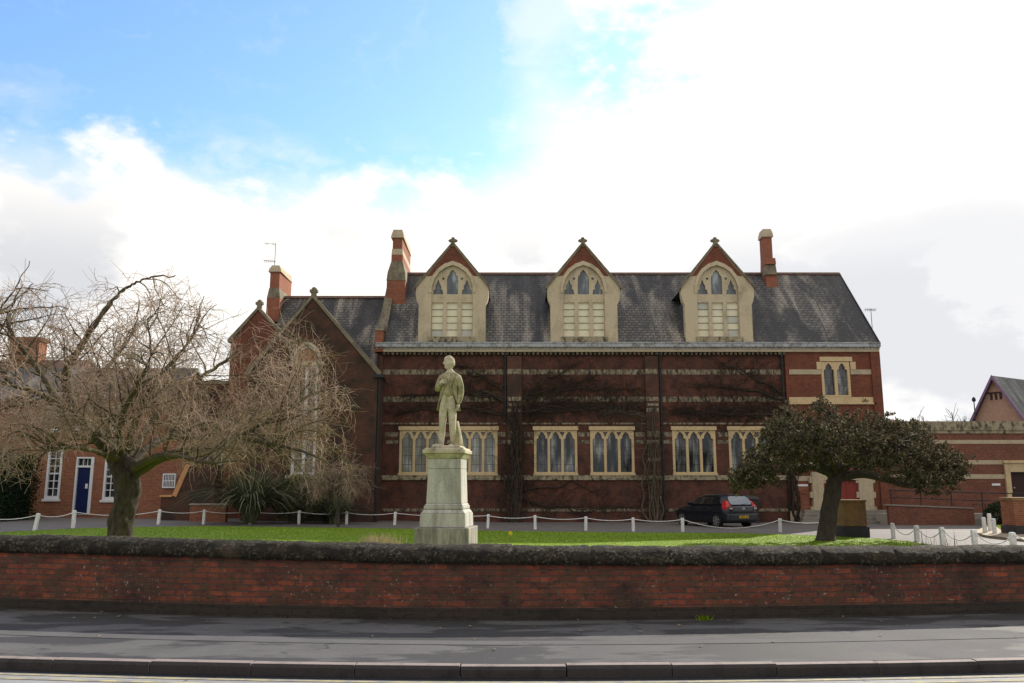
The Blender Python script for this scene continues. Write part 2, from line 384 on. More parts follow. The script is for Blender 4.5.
M['slate'] = slate('slate', (0.155, 0.138, 0.118), (0.085, 0.08, 0.076), light=(0.36, 0.315, 0.25))
M['slate_far'] = slate('far_slate', (0.11, 0.112, 0.12), (0.085, 0.088, 0.095), light=(0.2, 0.19, 0.16))
M['ridge_tile'] = plain('ridge_tile_clay', (0.15, 0.085, 0.062), 0.8, 0.35, 5)
M['metal_black'] = plain('black_iron', (0.018, 0.018, 0.02), 0.5, 0.2)
M['aerial'] = plain('aerial_alloy', (0.25, 0.25, 0.26), 0.4, 0.1, metal=0.6)
M['white_paint'] = stone('white_post_paint', (0.78, 0.775, 0.75), (0.36, 0.34, 0.29), amt=0.5, scale=7, lo=0.52, hi=0.72)
M['white_frame'] = plain('white_frame_paint', (0.70, 0.70, 0.70), 0.5, 0.06)
M['blue_door'] = plain('navy_door_paint', (0.012, 0.020, 0.085), 0.35, 0.1)
M['red_door'] = plain('red_door_paint', (0.22, 0.035, 0.022), 0.5, 0.15)
M['brown_door'] = plain('dark_door_wood', (0.035, 0.014, 0.012), 0.5, 0.2)
M['purple'] = plain('bargeboard_paint', (0.20, 0.11, 0.20), 0.6, 0.1)
M['blind'] = plain('blind_cloth', (0.76, 0.70, 0.52), 0.8, 0.10, 1.7)
M['blind_grey'] = plain('grey_blind_cloth', (0.52, 0.52, 0.45), 0.7, 0.12, 1.7); M['bar_brown'] = plain('bar_paint', (0.13, 0.105, 0.07), 0.7, 0.2)
M['timber'] = plain('timber_dark', (0.05, 0.035, 0.03), 0.8, 0.3)
M['rubber'] = plain('rubber', (0.012, 0.012, 0.012), 0.8, 0.1)
M['alloy'] = plain('alloy', (0.45, 0.46, 0.48), 0.3, 0.05, metal=0.8)
M['felt'] = plain('roof_felt', (0.07, 0.07, 0.07), 0.9, 0.2)

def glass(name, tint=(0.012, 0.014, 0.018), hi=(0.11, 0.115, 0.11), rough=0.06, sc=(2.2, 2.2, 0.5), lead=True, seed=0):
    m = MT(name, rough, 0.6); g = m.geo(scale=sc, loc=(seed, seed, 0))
    n = m.noise(g, 1.6, 3, 0.5); c = m.ramp(n, [(0.42, tint), (0.58, hi), (0.68, tuple(min(.4, x*2.6) for x in hi))])  # pale upright streaks painted into the pane colour as reflections
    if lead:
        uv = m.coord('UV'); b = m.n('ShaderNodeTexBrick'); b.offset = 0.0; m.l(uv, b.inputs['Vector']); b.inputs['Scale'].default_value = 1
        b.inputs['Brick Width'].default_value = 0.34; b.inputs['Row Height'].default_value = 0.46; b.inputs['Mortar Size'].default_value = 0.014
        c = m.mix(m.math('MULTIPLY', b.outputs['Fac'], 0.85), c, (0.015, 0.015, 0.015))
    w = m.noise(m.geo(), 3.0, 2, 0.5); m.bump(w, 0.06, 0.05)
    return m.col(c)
M['glass'] = glass('window_glass')
M['glass_pale'] = glass('blinded_glass', (0.15, 0.155, 0.13), (0.23, 0.235, 0.20), 0.12)
M['glass_grey'] = glass('tracery_glass', (0.075, 0.085, 0.095), (0.13, 0.145, 0.16), 0.25, lead=False)
M['glass_dark'] = glass('dark_glass', (0.02, 0.022, 0.025), (0.05, 0.055, 0.06), lead=False)

def grass_mat(name, a, b, c3):
    m = MT(name, 0.75, 0.25); g = m.geo(); n = m.noise(g, 0.35, 5, 0.6); n2 = m.noise(g, 9, 5, 0.7); n3 = m.noise(m.geo(scale=(0.12, 1.1, 1)), 1.0, 4, .6)
    c = m.mix(m.step(n, 0.35, 0.65), a, b); c = m.mix(m.step(n2, 0.4, 0.75, 0, 0.6), c, c3)
    c = m.mix(m.step(n3, 0.45, 0.6, 0, 0.3), c, tuple(x*0.6 for x in a)); n4 = m.noise(m.geo(loc=(7, 1, 3)), 0.8, 6, 0.65); c = m.mix(m.step(n4, 0.54, 0.70, 0, 0.35), c, (0.24, 0.22, 0.055))
    m.bump(n2, 0.8, 0.03); return m.col(c)
M['lawn'] = grass_mat('lawn_turf', (0.125, 0.23, 0.008), (0.185, 0.29, 0.012), (0.24, 0.29, 0.03))
def blade_mat(name, a, b, trans=0.4, clump=None):
    m = MT(name, 0.8, 0.12); g = m.n('ShaderNodeNewGeometry'); c = m.ramp(g.outputs['Random Per Island'], [(0.0, a), (1.0, b)])
    if clump: c = m.mix(m.step(m.noise(m.geo(), 2.2, 4, 0.6), 0.47, 0.60, 0, 0.7), c, clump)
    m.col(c); t = m.n('ShaderNodeBsdfTranslucent'); m.l(c, t.inputs[0]); mx = m.n('ShaderNodeMixShader'); mx.inputs[0].default_value = trans
    out = m.nt.nodes['Material Output']; m.l(m.b.outputs[0], mx.inputs[1]); m.l(t.outputs[0], mx.inputs[2]); m.l(mx.outputs[0], out.inputs[0]); return m.m
M['blade'] = blade_mat('grass_blades', (0.13, 0.24, 0.008), (0.27, 0.36, 0.02), 0.5, clump=(0.18, 0.25, 0.03))
M['drygrass'] = blade_mat('dry_grass_stalks', (0.34, 0.28, 0.15), (0.24, 0.20, 0.10), 0.3)
M['leaf_dark'] = blade_mat('evergreen_leaf', (0.020, 0.035, 0.016), (0.06, 0.075, 0.035), 0.12)
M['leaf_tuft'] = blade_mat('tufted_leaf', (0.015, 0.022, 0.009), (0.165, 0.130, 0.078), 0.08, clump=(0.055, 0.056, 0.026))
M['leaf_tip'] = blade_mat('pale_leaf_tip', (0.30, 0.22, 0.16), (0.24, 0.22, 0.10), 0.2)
M['leaf_hedge'] = blade_mat('hedge_leaf', (0.012, 0.028, 0.014), (0.035, 0.062, 0.028), 0.1)
M['leaf_shrub'] = blade_mat('shrub_leaf', (0.075, 0.095, 0.045), (0.20, 0.205, 0.10), 0.2)
M['leaf_flax'] = blade_mat('flax_leaf', (0.04, 0.052, 0.028), (0.20, 0.205, 0.12), 0.15)

def bark(name, a, b, moss=None, mossamt=0.7, mlo=0.45):
    m = MT(name, 0.9, 0.2); g = m.geo(scale=(1, 1, 0.45)); n = m.noise(g, 9, 8, 0.7, 0.5); c = m.ramp(n, [(0.3, a), (0.7, b)])
    if moss:
        n2 = m.noise(m.geo(), 2.5, 6, 0.65); c = m.mix(m.step(n2, mlo, mlo+0.17, 0, mossamt), c, moss)
    m.bump(n, 0.9, 0.04); return m.col(c)
M['bark'] = bark('cherry_bark', (0.012, 0.009, 0.008), (0.11, 0.085, 0.068), (0.06, 0.058, 0.022), 0.5)
M['limb'] = bark('mossy_limb_bark', (0.040, 0.031, 0.025), (0.12, 0.098, 0.075), (0.115, 0.098, 0.042), 0.75, 0.42)
M['twig'] = bark('twig_bark', (0.21, 0.14, 0.10), (0.54, 0.40, 0.30), (0.17, 0.155, 0.07), 0.5, 0.5)
M['bark_dark'] = bark('dark_bark', (0.035, 0.026, 0.024), (0.085, 0.068, 0.06), (0.10, 0.08, 0.06), 0.4)
M['vine'] = bark('climber_bark', (0.025, 0.018, 0.014), (0.075, 0.055, 0.04))
M['vine_pale'] = bark('old_climber_bark', (0.06, 0.048, 0.034), (0.14, 0.115, 0.08))

def tarmac(name, a, b, blotch=None, rough=0.8, gloss=None, joint=False):
    m = MT(name, rough, 0.2); g = m.geo(); n = m.math('ADD', m.math('MULTIPLY', m.noise(g, 160, 3, 0.7), .6), m.math('MULTIPLY', m.noise(g, 28, 5, 0.75), .4)); n2 = m.noise(g, 1.1, 8, 0.7)
    c = m.mix(m.step(n, 0.3, 0.7), a, b); c = m.mix(m.step(n2, 0.35, 0.7, 0, 0.45), c, tuple(x*1.5 for x in b))
    if blotch:
        d = m.noise(m.geo(scale=(0.55, 1.5, 1), loc=(0.7, 0.25, 0)), 1.15, 7, 0.6, 0.3)  # irregular dark blotches, slightly less rough than the asphalt around them
        f = m.step(d, 0.475, 0.52); c = m.mix(m.math('MULTIPLY', f, 0.75), c, blotch)
        m.rough(m.math('SUBTRACT', rough, m.math('MULTIPLY', f, rough - gloss)))
    v = m.n('ShaderNodeTexVoronoi'); v.feature = 'DISTANCE_TO_EDGE'; v.inputs['Scale'].default_value = 0.55
    w = m.n('ShaderNodeVectorMath'); w.operation = 'ADD'; m.l(g, w.inputs[0]); wn = m.n('ShaderNodeTexNoise'); wn.inputs['Scale'].default_value = 2.5; wn.inputs['Detail'].default_value = 6; m.l(g, wn.inputs['Vector'])
    m.l(wn.outputs['Color'], w.inputs[1]); m.l(w.outputs[0], v.inputs['Vector'])
    ck = m.math('MULTIPLY', m.step(v.outputs['Distance'], 0.004, 0.012, 1.0, 0.0), m.step(m.noise(m.geo(loc=(5, 5, 5)), 0.6, 3, 0.5), 0.50, 0.58)); c = m.mix(m.math('MULTIPLY', ck, 0.7), c, (0.03, 0.03, 0.03))
    sp = m.step(m.noise(m.geo(loc=(2, 9, 4)), 60, 2, 0.5), 0.69, 0.74, 0, 0.5); c = m.mix(sp, c, tuple(min(.5, x*2.4) for x in b))
    m.bump(m.math('ADD', n, m.math('MULTIPLY', n2, 0.6)), 0.5, 0.008); return m.col(c)
M['road'] = tarmac('road_asphalt', (0.19, 0.188, 0.19), (0.27, 0.268, 0.27))
M['pavement'] = tarmac('pavement_asphalt', (0.072, 0.069, 0.070), (0.108, 0.104, 0.105), blotch=(0.030, 0.029, 0.029), rough=0.92, gloss=0.75)
M['drive'] = tarmac('drive_asphalt', (0.105, 0.095, 0.088), (0.155, 0.142, 0.132))
M['patch'] = tarmac('trench_asphalt', (0.072, 0.070, 0.072), (0.105, 0.102, 0.104), rough=0.92)
M['ground'] = tarmac('ground_grit', (0.11, 0.10, 0.085), (0.16, 0.145, 0.12))
M['yellow'] = stone('yellow_line_paint', (0.42, 0.36, 0.19), (0.23, 0.22, 0.20), amt=1.0, scale=6, lo=0.40, hi=0.58)
M['edging'] = stone('edging_stone', (0.34, 0.27, 0.18), (0.12, 0.1, 0.07), amt=0.5)

def coping_mat():
    m = MT('mossy_coping', 0.92, 0.2); g = m.geo(); n = m.noise(g, 6, 9, 0.72); n2 = m.noise(g, 26, 6, 0.72); n3 = m.noise(g, 1.2, 4, 0.6); n3b = m.noise(m.geo(loc=(9, 3, 1)), 4.5, 6, 0.65)
    c = m.ramp(n, [(0.3, (0.010, 0.009, 0.007)), (0.55, (0.032, 0.027, 0.018)), (0.75, (0.085, 0.068, 0.038))])
    c = m.mix(m.math('MULTIPLY', m.step(n2, 0.50, 0.64, 0, 0.8), m.step(n3b, 0.42, 0.58)), c, (0.24, 0.21, 0.15))
    c = m.mix(m.step(n3, 0.58, 0.68, 0, 0.45), c, (0.15, 0.11, 0.07))
    m.bump(m.math('ADD', n, n2), 1.0, 0.05); return m.col(c)
M['coping'] = coping_mat()
M['carpaint'] = plain('car_paint', (0.008, 0.010, 0.016), 0.25, 0.05, spec=0.35)
M['carpaint'].node_tree.nodes['Principled BSDF'].inputs['Coat Weight'].default_value = 0.15
M['car_glass'] = plain('car_glass', (0.012, 0.014, 0.017), 0.05, 0.05, spec=0.8)
M['rear_glass'] = plain('rear_screen', (0.15, 0.17, 0.20), 0.08, 0.1, spec=1.0)  # glass colour lightened to stand for the reflection in the rear window
M['tail_red'] = plain('tail_lens', (0.50, 0.015, 0.02), 0.2, 0.1, spec=0.6)
M['tail_clear'] = plain('clear_lens', (0.6, 0.45, 0.45), 0.15, 0.1)
M['plate_yellow'] = plain('plate_yellow', (0.62, 0.42, 0.03), 0.5, 0.05)
M['black_trim'] = plain('black_trim', (0.015, 0.015, 0.016), 0.6, 0.1)
M['petal'] = plain('petal_yellow', (0.75, 0.55, 0.03), 0.6, 0.1)

# ------------------------------------------------------------------ the ground, street and drive
mb = MB(); mb.add([(-900,-40,-0.30),(900,-40,-0.30),(900,1500,-0.30),(-900,1500,-0.30)], [(0,1,2,3)])
tag(mb.build('ground', M['ground']), kind='structure')
def poly_at(us, vs, z): return [PGd(u, v, z) for u, v in zip(us, vs)]
US = [-260, -80, 40, 160, 280, 400, 512, 640, 760, 880, 1000, 1120, 1300]
def bow(l, m, r):    # a gently bowed line: left, middle and right sight lines
    return [m + ((l - m) if u < 512 else (r - m)) * min(1.35, (abs(u - 512) / 512) ** 1.7) for u in US]
wall_line = [PGd(u, v, 0.12) for u, v in zip(US, bow(608.5, 620.5, 612.5))]
kerb_back = [PGd(u, v, 0.12) for u, v in zip(US, bow(655.5, 664, 657.5))]
wall_line[0].x = -14; wall_line[-1].x = 15
def strip(mb, A, B, za, zb, mi=0):
    n = len(A); mb.add([(p.x, p.y, za) for p in A] + [(p.x, p.y, zb) for p in B], [(i, i+1, i+1+n, i+n) for i in range(n-1)], mi)
def ext(L, d=60):
    a = L[0] + (L[0]-L[1]).normalized()*d; b = L[-1] + (L[-1]-L[-2]).normalized()*d
    return [Vector((-70, L[0].y, 0))] + list(L) + [Vector((70, L[-1].y, 0))]
WL, KB = ext(wall_line), ext(kerb_back)
def shift(L, dy): return [Vector((p.x, p.y + dy, p.z)) for p in L]
mb = MB(); strip(mb, KB, shift(WL, 0.6), 0.12, 0.12); strip(mb, KB, KB, -0.3, 0.12)
tag(mb.build('pavement', M['pavement']), kind='structure')
mb = MB()                                                   # reinstated trench strip along the pavement
tr = [a.lerp(b, 0.36) for a, b in zip(KB, WL)]; tr2 = [a.lerp(b, 0.45) for a, b in zip(KB, WL)]
strip(mb, tr, tr2, 0.124, 0.124); tag(mb.build('pavement_trench', M['patch']), kind='structure')
mb = MB(); mb.add([(-900,-40,0),(900,-40,0),(900,8.4,0),(-900,8.4,0)], [(0,1,2,3)])
mb2 = MB(); strip(mb2, [Vector((p.x,-40,0.025)) for p in KB], shift(KB, -0.05), 0.025, 0.025)
tag(mb2.build('road', M['road']), kind='structure')
# kerb stones
def along(L, step):
    out = []; carry = 0
    for a, b in zip(L[:-1], L[1:]):
        d = (b - a); n = max(1, int(d.length/step)); out += [a + d*(i/n) for i in range(n)]
    return out + [L[-1]]
kl = [p for p in KB if abs(p.x) < 16]; kp = []
xs = np.array([p.x for p in KB]); ys = np.array([p.y for p in KB])
def ky(x): return float(np.interp(x, xs, ys))
mb = MB(); x = -16.0
while x < 16:
    w = 0.915; g = 0.006
    a, b = x + g, x + w - g; j = random.uniform(-.006, .006); hz = 0.118 + random.uniform(-.006, .006)
    ya, yb = ky(a) + j, ky(b) + j
    r = 0.022
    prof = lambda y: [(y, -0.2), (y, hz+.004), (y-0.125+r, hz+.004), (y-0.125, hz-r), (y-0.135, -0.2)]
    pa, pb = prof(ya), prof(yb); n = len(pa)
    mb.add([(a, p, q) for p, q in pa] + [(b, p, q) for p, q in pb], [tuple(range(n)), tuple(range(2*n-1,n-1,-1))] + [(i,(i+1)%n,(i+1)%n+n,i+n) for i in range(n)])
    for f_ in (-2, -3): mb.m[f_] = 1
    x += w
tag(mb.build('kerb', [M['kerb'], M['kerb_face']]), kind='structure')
for dy in (-0.27, -0.42):
    mb = MB(); A = [Vector((x, ky(x)+dy-.045, 0)) for x in np.linspace(-20, 20, 60)]; B = [Vector((p.x, p.y+.055, 0)) for p in A]
    strip(mb, A, B, 0.029, 0.029); tag(mb.build('road_marking', M['yellow']), kind='structure')
mb = MB(); A = [Vector((x, ky(x)-0.22, 0)) for x in np.linspace(-20, 20, 60)]; B = [Vector((p.x, ky(p.x)-.137, 0)) for p in A]
strip(mb, A, B, 0.030, 0.030); tag(mb.build('kerb_foot_strip', M['black_trim']), kind='structure')  # black strip laid on the road along the foot of the kerb

# drive and lawn, rising a little to the left
def sheet(name, mat, xs, y0f, y1f, dz, ny=2):
    mb = MB(); n = len(xs); rows = []
    for j in range(ny+1):
        for x in xs:
            y = y0f(x) + (y1f(x) - y0f(x))*j/ny; rows.append((x, y, G(x) + dz))
    mb.add(rows, [(j*n+i, j*n+i+1, (j+1)*n+i+1, (j+1)*n+i) for j in range(ny) for i in range(n-1)])
    return tag(mb.build(name, mat), kind='structure')
gx = list(np.linspace(-60, 60, 61))
sheet('drive', M['drive'], gx, lambda x: 10.4, lambda x: 60.0, 0.0)
lawn_back = [(-60, 31), (-19, 31.2), (-16.2, 33.2), (-13, 35.5), (-8, 35.6), (-4, 35.3), (0, 34.6), (5, 33.6), (9, 33.2), (11.5, 31.4), (12.8, 29.6), (13.2, 27.6), (13.1, 26.0), (12.6, 22), (11, 16), (9, 10.6), (60, 10.5)]
lbx = [a for a, b in lawn_back[:10]]; lby = [b for a, b in lawn_back[:10]]
def lawn_top(x):
    if x <= 11.5: return float(np.interp(x, lbx, lby))
    return float(np.interp(x, [11.5, 12.8, 13.2], [31.4, 29.6, 27.6]))
def lawn_bot(x): return 10.5 if x < 9 else float(np.interp(x, [9, 11, 12.6, 13.1, 13.2], [10.6, 16, 22, 26, 27.0]))
def lawn_left(x): return 30.5
lx = list(np.linspace(-22, 13.2, 90))
def lt(x):
    return lawn_top(x) if x > -16.6 else float(np.interp(x, [-22, -16.6], [20, lawn_top(-16.6)]))
sheet('lawn', M['lawn'], lx, lawn_bot, lt, 0.03, 6)
# short blades over the part of the lawn that shows
def blades(name, mat, pts, h, w, kind='stuff', lean=0.5):
    n = len(pts); pts = np.asarray(pts); a = rng.uniform(0, 2*np.pi, n); hh = h*rng.uniform(.5, 1.3, n); ww = w*rng.uniform(.7, 1.3, n)
    la = rng.uniform(0, 2*np.pi, n); ll = lean*hh*rng.uniform(0, 1, n)
    dx, dy = np.cos(a)*ww, np.sin(a)*ww
    V = np.empty((n, 3, 3)); V[:, 0] = pts - np.stack([dx, dy, 0*dx], 1); V[:, 1] = pts + np.stack([dx, dy, 0*dx], 1)
    V[:, 2] = pts + np.stack([ll*np.cos(la), ll*np.sin(la), hh], 1)
    me = bpy.data.meshes.new(name); me.vertices.add(3*n); me.vertices.foreach_set('co', V.ravel())
    me.loops.add(3*n); me.loops.foreach_set('vertex_index', np.arange(3*n)); me.polygons.add(n)
    me.polygons.foreach_set('loop_start', np.arange(n)*3); me.polygons.foreach_set('loop_total', np.full(n, 3)); me.update(calc_edges=True)
    me.materials.append(mat); o = bpy.data.objects.new(name, me); link(o); return tag(o, kind=kind)
bp = []
for _ in range(75000):
    x = random.uniform(-20, 13.1); y0 = max(lawn_bot(x), 22.5); y1 = lt(x)
    if y1 <= y0: continue
    bp.append((x, random.uniform(y0, y1), G(x) + 0.03))
blades('grass', M['blade'], bp, 0.032, 0.010)

# ------------------------------------------------------------------ street wall
mw = thing('boundary_wall', 'low dark red brick wall with rounded mossy coping running along the pavement', 'wall', (0, wall_line[6].y, 0.12))
def vb(l, m, r): return bow(l, m, r)
WX = np.array([p.x for p in wall_line]); WY = np.array([p.y for p in wall_line])
def wy(x): return float(np.interp(x, WX, WY))
ztop = np.array([P(u, v, p.y).z for u, v, p in zip(US, [534.5 if u <= 0 else float(np.interp(u, [0, 300, 400, 512, 660, 860, 1024], [535, 542.5, 545, 546, 547.5, 547, 546])) for u in US], wall_line)])
def wz(x): return float(np.interp(x, WX, ztop))
xs_ = np.linspace(-14, 15, 117)
def wall_run(y0, y1, z0, z1, name, mat):
    mb = MB(); rings = []
    for x in xs_:
        a, b = z0(x), z1(x); y = wy(x); rings.append([(x, y+y0, a), (x, y+y0, b), (x, y+y1, b), (x, y+y1, a)])
    mb.loft(rings); return mb.build(name, mat, mw)
wall_run(0.0, 0.34, lambda x: 0.25, lambda x: wz(x)-0.19, 'brickwork', M['brick_wall'])
wall_run(-0.03, 0.36, lambda x: -0.35, lambda x: 0.255, 'footing', M['brick_base'])
mb = MB(); rings = []
from mathutils import noise as mn
for x in np.linspace(-14, 15, 1100):
    y = wy(x); zt = wz(x); rr = []
    for k, (py, pz) in enumerate([(-.045,-.205),(-.055,-.16),(-.05,-.115),(-.005,-.07),(.06,-.028),(.15,0.0),(.22,0),(.31,-.03),(.385,-.09),(.39,-.2)]):
        n = mn.noise((x*2.1, k*.6, 2.0))*.014 + mn.noise((x*9, k*2.1, 5.0))*.010 + mn.noise((x*31, k*3.1, 9.0))*.004
        jt = -0.013 if abs((x % 0.93) - 0.465) > 0.452 else 0
        rr.append((x, y + py + (-n if k < 4 else n) - (jt if k < 4 else 0), zt + pz + n + (jt if k > 1 else 0)))
    rings.append(rr)
mb.loft(rings); mb.build('coping', M['coping'], mw, smooth=True)

# ------------------------------------------------------------------ school hall
YF = 43.7; YP = YF + 0.13; YR = 48.2; YB = 52.7
def X(u, v=430): return PX(u, YF, v)
def Z(v): return PZ(v, YF)
XL, XR = X(377, 347), X(880, 380)
ZE = Z(345); ZR = PZ(273.5, YR)
XP = X(787, 400)                                  # where the flush end bay begins
hall = thing('school_hall', 'long dark red brick hall with three pointed stone dormers in its slate roof', 'school hall', ((XL+XR)/2, YF, -0.25))
GB = -0.3
def rect(u0, u1, v0, v1, vr=450): return (X(u0, vr), Z(v1), X(u1, vr), Z(v0))
wins = [rect(399, 442, 430, 474), rect(455, 497.5, 430, 474), rect(534, 577.5, 430, 474), rect(590.5, 634.5, 430, 474), rect(673, 716.5, 430, 474), rect(729.5, 773, 430, 474)]
mb = MB()
mb.slab([(XL, GB), (XP, GB), (XP, ZE), (XL, ZE)], [[(a, b), (c, b), (c, d), (a, d)] for a, b, c, d in wins], YP, YP+0.35)
mb.build('wall', M['brick_hall'], hall)
mb = MB()
wB = rect(821.5, 850, 362, 397, 380)
mb.slab([(XP, GB), (XR, GB), (XR, ZE), (XP, ZE)], [[(wB[0], wB[1]), (wB[2], wB[1]), (wB[2], wB[3]), (wB[0], wB[3])]], YF-0.02, YF+0.48)
mb.build('end_bay_wall', M['brick_bay'], hall)
mb = MB()
mb.box(XR-0.4, YF+0.481, GB, XR-0.002, YB, ZE-0.01)
mb.add([(XR-0.4,YF+.2,ZE),(XR-0.4,YB,ZE),(XR-0.4,YR,ZR-.12),(XR-.003,YF+.2,ZE),(XR-.003,YB,ZE),(XR-.003,YR,ZR-.12)], [(0,2,1),(3,4,5),(0,3,5,2),(1,2,5,4),(0,1,4,3)])
mb.box(XL, YP+0.351, GB, XL+0.35, YB, ZE-0.01); mb.box(XL+.351, YB-0.3, GB, XR-.401, YB, ZE-.01)
mb.add([(XL,YF+.2,ZE),(XL,YB,ZE),(XL,YR,ZR-.12),(XL+.35,YF+.2,ZE),(XL+.35,YB,ZE),(XL+.35,YR,ZR-.12)], [(0,1,2),(3,5,4),(0,2,5,3),(1,4,5,2),(0,3,4,1)])
mb.build('gable_wall', M['brick_bay'], hall)
# buttress strips between panels
for u0, u1 in ((377.5, 381), (507, 522), (646.5, 660)):
    mb = MB(); mb.box(X(u0), YF-0.05, GB, X(u1), YP-0.002, Z(356)); mb.build('buttress', M['brick_pier'], hall, bevel=.015)
    for v0, v1 in ((369, 374), (397, 401), (403.5, 406), (408, 412), (431, 437), (440, 444), (458, 461), (475, 480), (496, 499)):
        if u0 < 500: continue
        mb = MB(); mb.box(X(u0)+.02, YF-0.062, Z(v1), X(u1)-.05, YF-.048, Z(v0)); mb.build('buttress_band', M['stone_band'], hall)
# string courses
def course(u0, u1, v0, v1, mat, d, name='string_course', y=None):
    mb = MB(); yy = YP if y is None else y
    mb.box(X(u0), yy-d, Z(v1), X(u1), yy+.05, Z(v0)); return mb.build(name, M[mat], hall)
panels = [(381, 507), (522, 646.5), (660, 787)]
for a, b in panels:
    course(a, b, 369.2, 374.2, 'stone_band', .012); course(a, b, 396.4, 401.6, 'stone_band', .012)
    course(a, b, 422.6, 424.2, 'stone_band', .05)
    course(a, b, 475.2, 480.0, 'stone_sill', .09, 'sill_course'); course(a, b, 508.5, 511.5, 'stone_band', .03, 'plinth_course')
for a, b in ((385, 398), (443, 454), (498, 506), (524, 533), (578.5, 589.5), (635.5, 645.5), (662, 672), (717.5, 728.5), (774, 785)):
    course(a, b, 432, 436.5, 'stone_band', .008, 'stone_block'); course(a, b, 440, 443.5, 'stone_band', .008, 'stone_block')
# cornice, corbels, gutter
mb = MB(); mb.box(XL, YF-0.16, Z(352.2), XR+.02, YF+.3, Z(347.8)); mb.build('cornice', M['stone_clean'], hall)
mb = MB()
x = X(381)
while x < XP - .1:
    mb.box(x, YF-0.11, Z(355.0), x+.13, YP+.02, Z(352.3)); x += 0.235
mb.build('corbel_table', M['corbel'], hall)
mb = MB(); mb.box(XL-.05, YF-0.30, Z(347.6), XR+.05, YF+.05, Z(343.3)); mb.box(XL-.05, YF-0.33, Z(344.2), XR+.05, YF-.301, Z(343.2))
x = XL
while x < XR:
    mb.box(x, YF-0.20, Z(349.4), x+.10, YF-.165, Z(347.65)); x += 0.19
mb.build('gutter', M['lead'], hall)
# roof
def roof_z(y): return ZE + 0.12 + (ZR - ZE - 0.12)*(y - (YF-.1))/(YR - (YF-.1))
mb = MB()
ov = 0.14
mb.prism_x([(YF-.12, ZE+.10), (YR, ZR), (YB+.12, ZE+.10), (YB+.12, ZE-.02), (YR, ZR-.16), (YF-.12, ZE-.02)], XL+.36, XR+.05)
roof = mb.build('roof', M['slate'], hall)
mb = MB(); mb.prism_x([(YR-.16, ZR-.10), (YR-.05, ZR+.06), (YR+.05, ZR+.06), (YR+.16, ZR-.10)], XL+.4, XR+.05); mb.build('ridge', M['ridge_tile'], roof)
mb = MB(); mb.prism_x([(YF-.16, ZE+.13), (YR, ZR+.05), (YB+.1, ZE+.13), (YB+.1, ZE-.1), (YR, ZR-.26), (YF-.16, ZE-.1)], XR+.051, XR+.10); mb.build('verge_board', M['metal_black'], roof)
# left gable parapet with kneeler
mb = MB(); mb.prism_x([(YF+.55, ZE+1.05), (YR, ZR+.42), (YR, ZR-.3), (YF+.55, ZE+.2)], XL-.05, XL+.42); mb.build('parapet_coping', M['coping_stone'], hall)
mb = MB(); mb.box(XL-.12, YF-.18, Z(352.2), XL+.36, YF+.56, Z(343)); mb.box(XL-.1, YF-.16, Z(343)+.002, XL+.34, YF+.55, Z(331))
kn = mb.build('kneeler', M['brick_orange'], hall)
mb = MB(); mb.loft([[(XL-.14,YF-.2,Z(331)),(XL+.38,YF-.2,Z(331)),(XL+.38,YF+.6,Z(331)),(XL-.14,YF+.6,Z(331))], [(XL+.0,YF+.2,Z(325)),(XL+.24,YF+.2,Z(325)),(XL+.3,YF+.7,Z(322)),(XL+.0,YF+.7,Z(322))]]); mb.build('kneeler_cap', M['coping_stone'], kn)

# windows of three cusped lights
def light(x0, x1, z0, z1, k=0.72):
    w = x1-x0; c = (x0+x1)/2; h = w*k; s = z1-h
    pts = [(x0, z0), (x1, z0), (x1, s)]
    half = [(.5, 0), (.47, .12), (.31, .22), (.31, .46), (.20, .74), (.08, .94)]
    pts += [(c + a*w, s + b*h) for a, b in half[1:]] + [(c, z1)] + [(c - a*w, s + b*h) for a, b in reversed(half[1:])] + [(x0, s)]
    return pts
def window3(r, y, n=3, pane='glass', parent=hall, name='window', dep=.2, mull=2.5*0.053, top=.09):
    x0, z0, x1, z1 = r; e = .13; W = (x1-x0-2*e-(n-1)*mull)/n
    holes = []
    for i in range(n):
        a = x0+e+i*(W+mull); holes.append(light(a, a+W, z0+.10, z1-top))
        if i and n == 3: c_ = a-mull/2; holes.append([(c_, z1-.36), (c_+.13, z1-.10), (c_-.13, z1-.10)])
    mb = MB(); mb.slab([(x0+.003, z0+.003), (x1-.003, z0+.003), (x1-.003, z1-.003), (x0+.003, z1-.003)], holes, y, y+dep)
    f = mb.build(name, M['stone'], parent)
    mb = MB(); mb.box(x0+.02, y+dep*.62, z0+.02, x1-.02, y+dep*.62+.02, z1-.02); mb.build('pane', M[pane], f)
    return f
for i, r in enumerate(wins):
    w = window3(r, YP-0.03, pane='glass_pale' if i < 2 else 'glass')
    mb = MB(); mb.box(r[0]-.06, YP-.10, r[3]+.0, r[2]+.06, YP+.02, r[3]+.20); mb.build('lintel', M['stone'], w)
    mb = MB(); mb.box(r[0]-.03, YP-.12, r[1]-.07, r[2]+.03, YP-.031, r[1]+.05); mb.build('sill', M['stone'], w)
